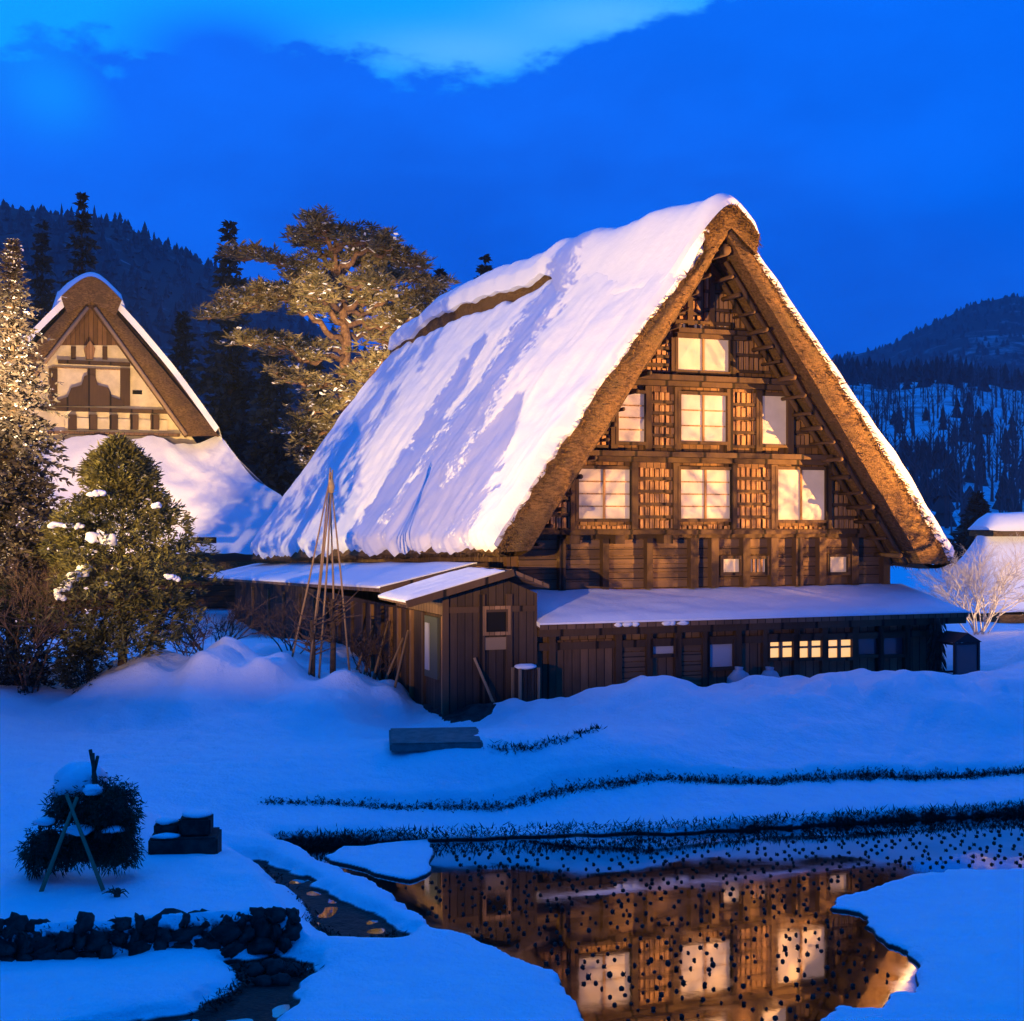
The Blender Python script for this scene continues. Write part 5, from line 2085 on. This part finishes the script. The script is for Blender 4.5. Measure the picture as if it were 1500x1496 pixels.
grass_strip('ditch_grass', 'dead grass along the ditch left of the pond', pts, 700, 0.05, 0.12, 4, 0.05, lambda x, y: random.uniform(0.0, 0.1))
pts = [ground_pt(x, y, 0.08) for (x, y) in [(300, 1478), (350, 1442), (347, 1418), (400, 1410), (452, 1420)]]
grass_strip('pool_grass', 'dead weeds around the lower pool', pts, 700, 0.05, 0.13, 5, 0.06, lambda x, y: random.uniform(0.0, 0.1))

# ------------------------------------------------------------------ rice stubble in the pond
rr = random.Random(77)
pos = []
ang = R(12)
for i in range(-45, 105):
    for j in range(-12, 80):
        a, c = i * 0.19 + rr.gauss(0, .03), j * 0.235 + rr.gauss(0, .04)
        x = -2 + a * math.cos(ang) - c * math.sin(ang)
        y = 13.0 + a * math.sin(ang) + c * math.cos(ang)
        if 13.2 < y < 24 and -3 < x < 10.5:
            pos.append((x, y))
pa = np.array(pos)
sd = np.minimum(poly_sd(POND, pa[:, 0], pa[:, 1]), -poly_sd(FLOE, pa[:, 0], pa[:, 1]))
keep = [tuple(p) for p, s in zip(pos, sd) if s > 0.2 and abs(750 + p[0] / p[1] * 2000 - 750) < 800 and rr.random() < 0.72]
keep.sort(key=lambda p: p[1])


def stubble_mesh(b, x, y, seed):
    q = random.Random(seed)
    r0 = q.uniform(0.019, 0.031)
    b.tube([(x, y, -0.06), (x + q.gauss(0, .004), y, q.uniform(0.008, 0.016)), (x + q.gauss(0, .008), y, q.uniform(0.018, 0.027))], [r0, r0 * 0.95, r0 * 0.55], 8)
    for k in range(4):
        a = q.uniform(0, 6.283)
        p = Vector((x + 0.6 * r0 * math.cos(a), y + 0.6 * r0 * math.sin(a), -0.02))
        b.tube([p, p + Vector((q.gauss(0, .012), q.gauss(0, .012), q.uniform(0.03, 0.05)))], [0.007, 0.005], 4)


protos = []
for k, (x, y) in enumerate(keep[:300]):
    if k < 5:
        b = MB()
        stubble_mesh(b, 0, 0, 200 + k)
        o = b.build('rice_stubble', M['grass'])
        protos.append(o)
    else:
        o = protos[k % 5].copy()
        COL.objects.link(o)
    o.location = (x, y, 0)
    o.rotation_euler = (0, 0, rr.uniform(0, 6.28))
    s = rr.uniform(0.8, 1.25)
    o.scale = (s, s, s * rr.uniform(0.8, 1.2))
    tag(o, 'dark stub of rice straw standing in the flooded paddy nearest the camera', 'rice stubble', 'rice stubble in the paddy')
b = MB()
for k, (x, y) in enumerate(keep[300:]):
    stubble_mesh(b, x, y, 900 + k)
tag(b.build('rice_stubble_rows', M['grass']), 'more rows of dark rice stubble farther out in the flooded paddy', 'rice stubble', kind='stuff')

# ------------------------------------------------------------------ small things by the porch
gx_, gz_ = on_front(1402, 960, -2.9)
gl = empty('glazed_cabinet', (OX + UX * gx_ + UY * 2.9, OY + UY * gx_ - UX * 2.9, 0.9), ANG)
tag(gl, 'narrow dark framed glazed shelter with pitched top at the right end of the porch', 'shelter')
b = MB()
w2, zt_ = 0.33, 1.32
for sx2 in (-1, 1):
    for sy2 in (-1, 1):
        b.box((sx2 * w2 - 0.03, sy2 * w2 - 0.03, -0.3), (sx2 * w2 + 0.03, sy2 * w2 + 0.03, zt_))
for z in (0.55, zt_ - 0.06):
    for s2 in (-1, 1):
        b.box((-w2 + 0.031, s2 * w2 - 0.02, z), (w2 - 0.031, s2 * w2 + 0.02, z + 0.05))
        b.box((s2 * w2 - 0.02, -w2 + 0.031, z), (s2 * w2 + 0.02, w2 - 0.031, z + 0.05))
b.build('frame', M['metal'], gl)
b = MB()
b.prism([(-w2 - 0.06, zt_ + 0.003), (w2 + 0.06, zt_ + 0.003), (0, zt_ + 0.22)], 'y', -w2 - 0.06, w2 + 0.06)
b.build('pitched_top', M['metal'], gl)
b = MB()
b.box((-w2 + 0.032, -w2 - 0.005, 0.60), (w2 - 0.032, -w2 + 0.005, zt_ - 0.061))
b.build('glass_pane', M['glass'], gl)
b = MB()
b.box((-w2 + 0.032, -w2 - 0.012, -0.25), (w2 - 0.032, -w2 + 0.012, 0.549))
b.build('lower_panel', M['wood_dark'], gl)

for k, (px, dv, lab) in enumerate([(1082, -2.75, 'pale bundle wrapped in sheet beside the porch wall, left of the other bundle'), (1127, -2.75, 'pale sheet wrapped bundle below the lit porch windows')]):
    u, z = on_front(px, 1003, dv)
    b = MB()
    b.blob((0, 0, 0), (0.24, 0.18, 0.22), 33 + k, 0.3, (9, 14))
    b.tube([(0, 0, 0.14), (0.01, 0, 0.27)], [0.07, 0.10], 7)
    o = b.build('wrapped_bundle', M['curtain'], loc=(OX + UX * u - UY * dv, OY + UY * u + UX * dv, z + 0.12), smooth=True)
    tag(o, lab, 'bundle')

u, z = on_front(1372, 950, -2.55)
b = MB()
rr = random.Random(6)
b.tube([(0, 0, -0.7), (0.01, 0, 0.3), (0, 0, 0.72)], [0.10, 0.15, 0.07], 8)
for k in range(200):
    a = rr.uniform(0, 6.28)
    zz = rr.uniform(-0.55, 0.72)
    p = Vector((0.13 * math.cos(a), 0.13 * math.sin(a), zz))
    d_ = Vector((math.cos(a), math.sin(a), -2.0)).normalized()
    leaf_quad(b, p, d_, 0.25, 0.02, 0, rr)
o = b.build('straw_wrapped_post', M['grass'], loc=(OX + UX * u + UY * 2.55, OY + UY * u - UX * 2.55, z))
tag(o, 'dark straw wrapped post left of the glazed shelter', 'post')

# ------------------------------------------------------------------ outside the frame: added beam-cutting stands and the trees that shade the roof
def fixture(lamp, label, lift=0.022):
    (x, y, z), tgt = lamp
    a = math.atan2(tgt[1] - y, tgt[0] - x) - math.pi / 2
    g = hgt(x, y) if abs(x) < 33 and 4 < y < 65 else 0.5
    r_ = empty('added_floodlight_stand', (x, y, z), a)
    tag(r_, label, 'floodlight')
    b = MB()
    b.box((-0.9, -0.12, -lift - 0.03), (0.9, 0.62, -lift))  # unseen plate, added to keep the beam off the low foreground
    b.build('added_cutoff_plate', M['metal'], r_)
    b = MB()
    b.box((-0.3, -0.16, -lift + 0.002), (0.3, -0.12, 0.25))
    b.build('back_plate', M['metal'], r_)
    b = MB()
    b.tube([(0, -0.08, g - z - 0.2), (0, -0.08, -lift - 0.032)], 0.05, 8)
    b.build('stand', M['metal'], r_)


fixture(L_NEAR, 'added floodlight stand with beam-cutting plate beside the photographer, lighting the evergreen', 0.045)
fixture(L_ROOF, 'added floodlight stand with beam-cutting plate far left, lighting the snowy roof')
fixture(L_GABLE, 'added floodlight stand with beam-cutting plate far right, lighting the gable', 0.035)
fixture(L_HUT, 'low added floodlight stand with beam-cutting plate near the small snowy house')
for k, (x, y, H, r_, n_) in enumerate([(-22.3, 26.5, 6.6, 1.2, 420), (-23.8, 27.5, 6.2, 1.1, 300)]):
    t_ = empty('shade_tree', (x, y, hgt(x, y)))
    tag(t_, ['broad evergreen outside the left edge, in the beam of the roof floodlight', 'smaller evergreen outside the left edge behind the broad one'][k], 'tree')
    bushy_evergreen(t_, H, r_, 80 + k, M['fir'], n_, leaf_len=0.22, z0=0.12, snow_n=0, per=9)
    trunk(t_, [(0, 0, -0.3), (0.1, 0, H * 0.5), (0, 0, H * 0.9)], [0.2, 0.14, 0.03], M['bark'])
t_ = empty('shade_tree', (-15.6, 29.3, hgt(-15.6, 29.3)))
tag(t_, 'pointed conifer outside the left edge whose shadow lies on the rear of the farmhouse roof', 'tree')
whorled(t_, 5.3, 1.3, 91, M['cedar'], 30, 11, 6, 0.2, 0.34, 0, z0=0.12)

# ------------------------------------------------------------------ the blue evening air
hz = bpy.data.materials.new('evening_air')
hz.use_nodes = True
for n_ in list(hz.node_tree.nodes):
    hz.node_tree.nodes.remove(n_)
hk = Nodes(hz.node_tree)
pv = hk.n('ShaderNodeVolumePrincipled')
pv.inputs['Color'].default_value = (0.55, 0.75, 1.0, 1)
pv.inputs['Density'].default_value = 0.00027
ho = hk.n('ShaderNodeOutputMaterial')
hk.link(pv.outputs[0], ho.inputs['Volume'])
b = MB()
b.box((-4100, -4100, -1.3), (4100, 4100, 420))
tag(b.build('haze', hz), kind='stuff')

twig_bush('leafless_tree', 'leafless tree outside the right edge in the beam of the gable floodlight', 17.6, 28.6, 4.3, 2.4, 71, M['twig'], 6, 5, cat='tree', r0=0.03)

u, z = on_front(770, 1010, -2.75)
crate = empty('wooden_crate', (OX + UX * u + UY * 2.75, OY + UY * u - UX * 2.75, z - 0.1), ANG + 0.15)
tag(crate, 'small weathered crate standing by the annex wall left of the plank door', 'crate')
b = MB()
for sx2 in (-1, 1):
    for sy2 in (-1, 1):
        b.box((sx2 * 0.22 - 0.025, sy2 * 0.15 - 0.025, -0.2), (sx2 * 0.22 + 0.025, sy2 * 0.15 + 0.025, 0.55))
b.build('frame', M['pole'], crate)
b = MB()
for k in range(5):
    x = -0.17 + 0.085 * k
    b.box((x - 0.03, -0.145, -0.18), (x + 0.03, -0.125, 0.52))
b.box((-0.2, -0.12, -0.18), (0.2, 0.15, 0.50))
b.build('slat_side', M['wood_old'], crate)
b = MB()
b.blob((0, 0, 0.57), (0.26, 0.19, 0.06), 3, 0.2, (6, 12))
b.build('snow_cap', M['snow'], crate, smooth=True)
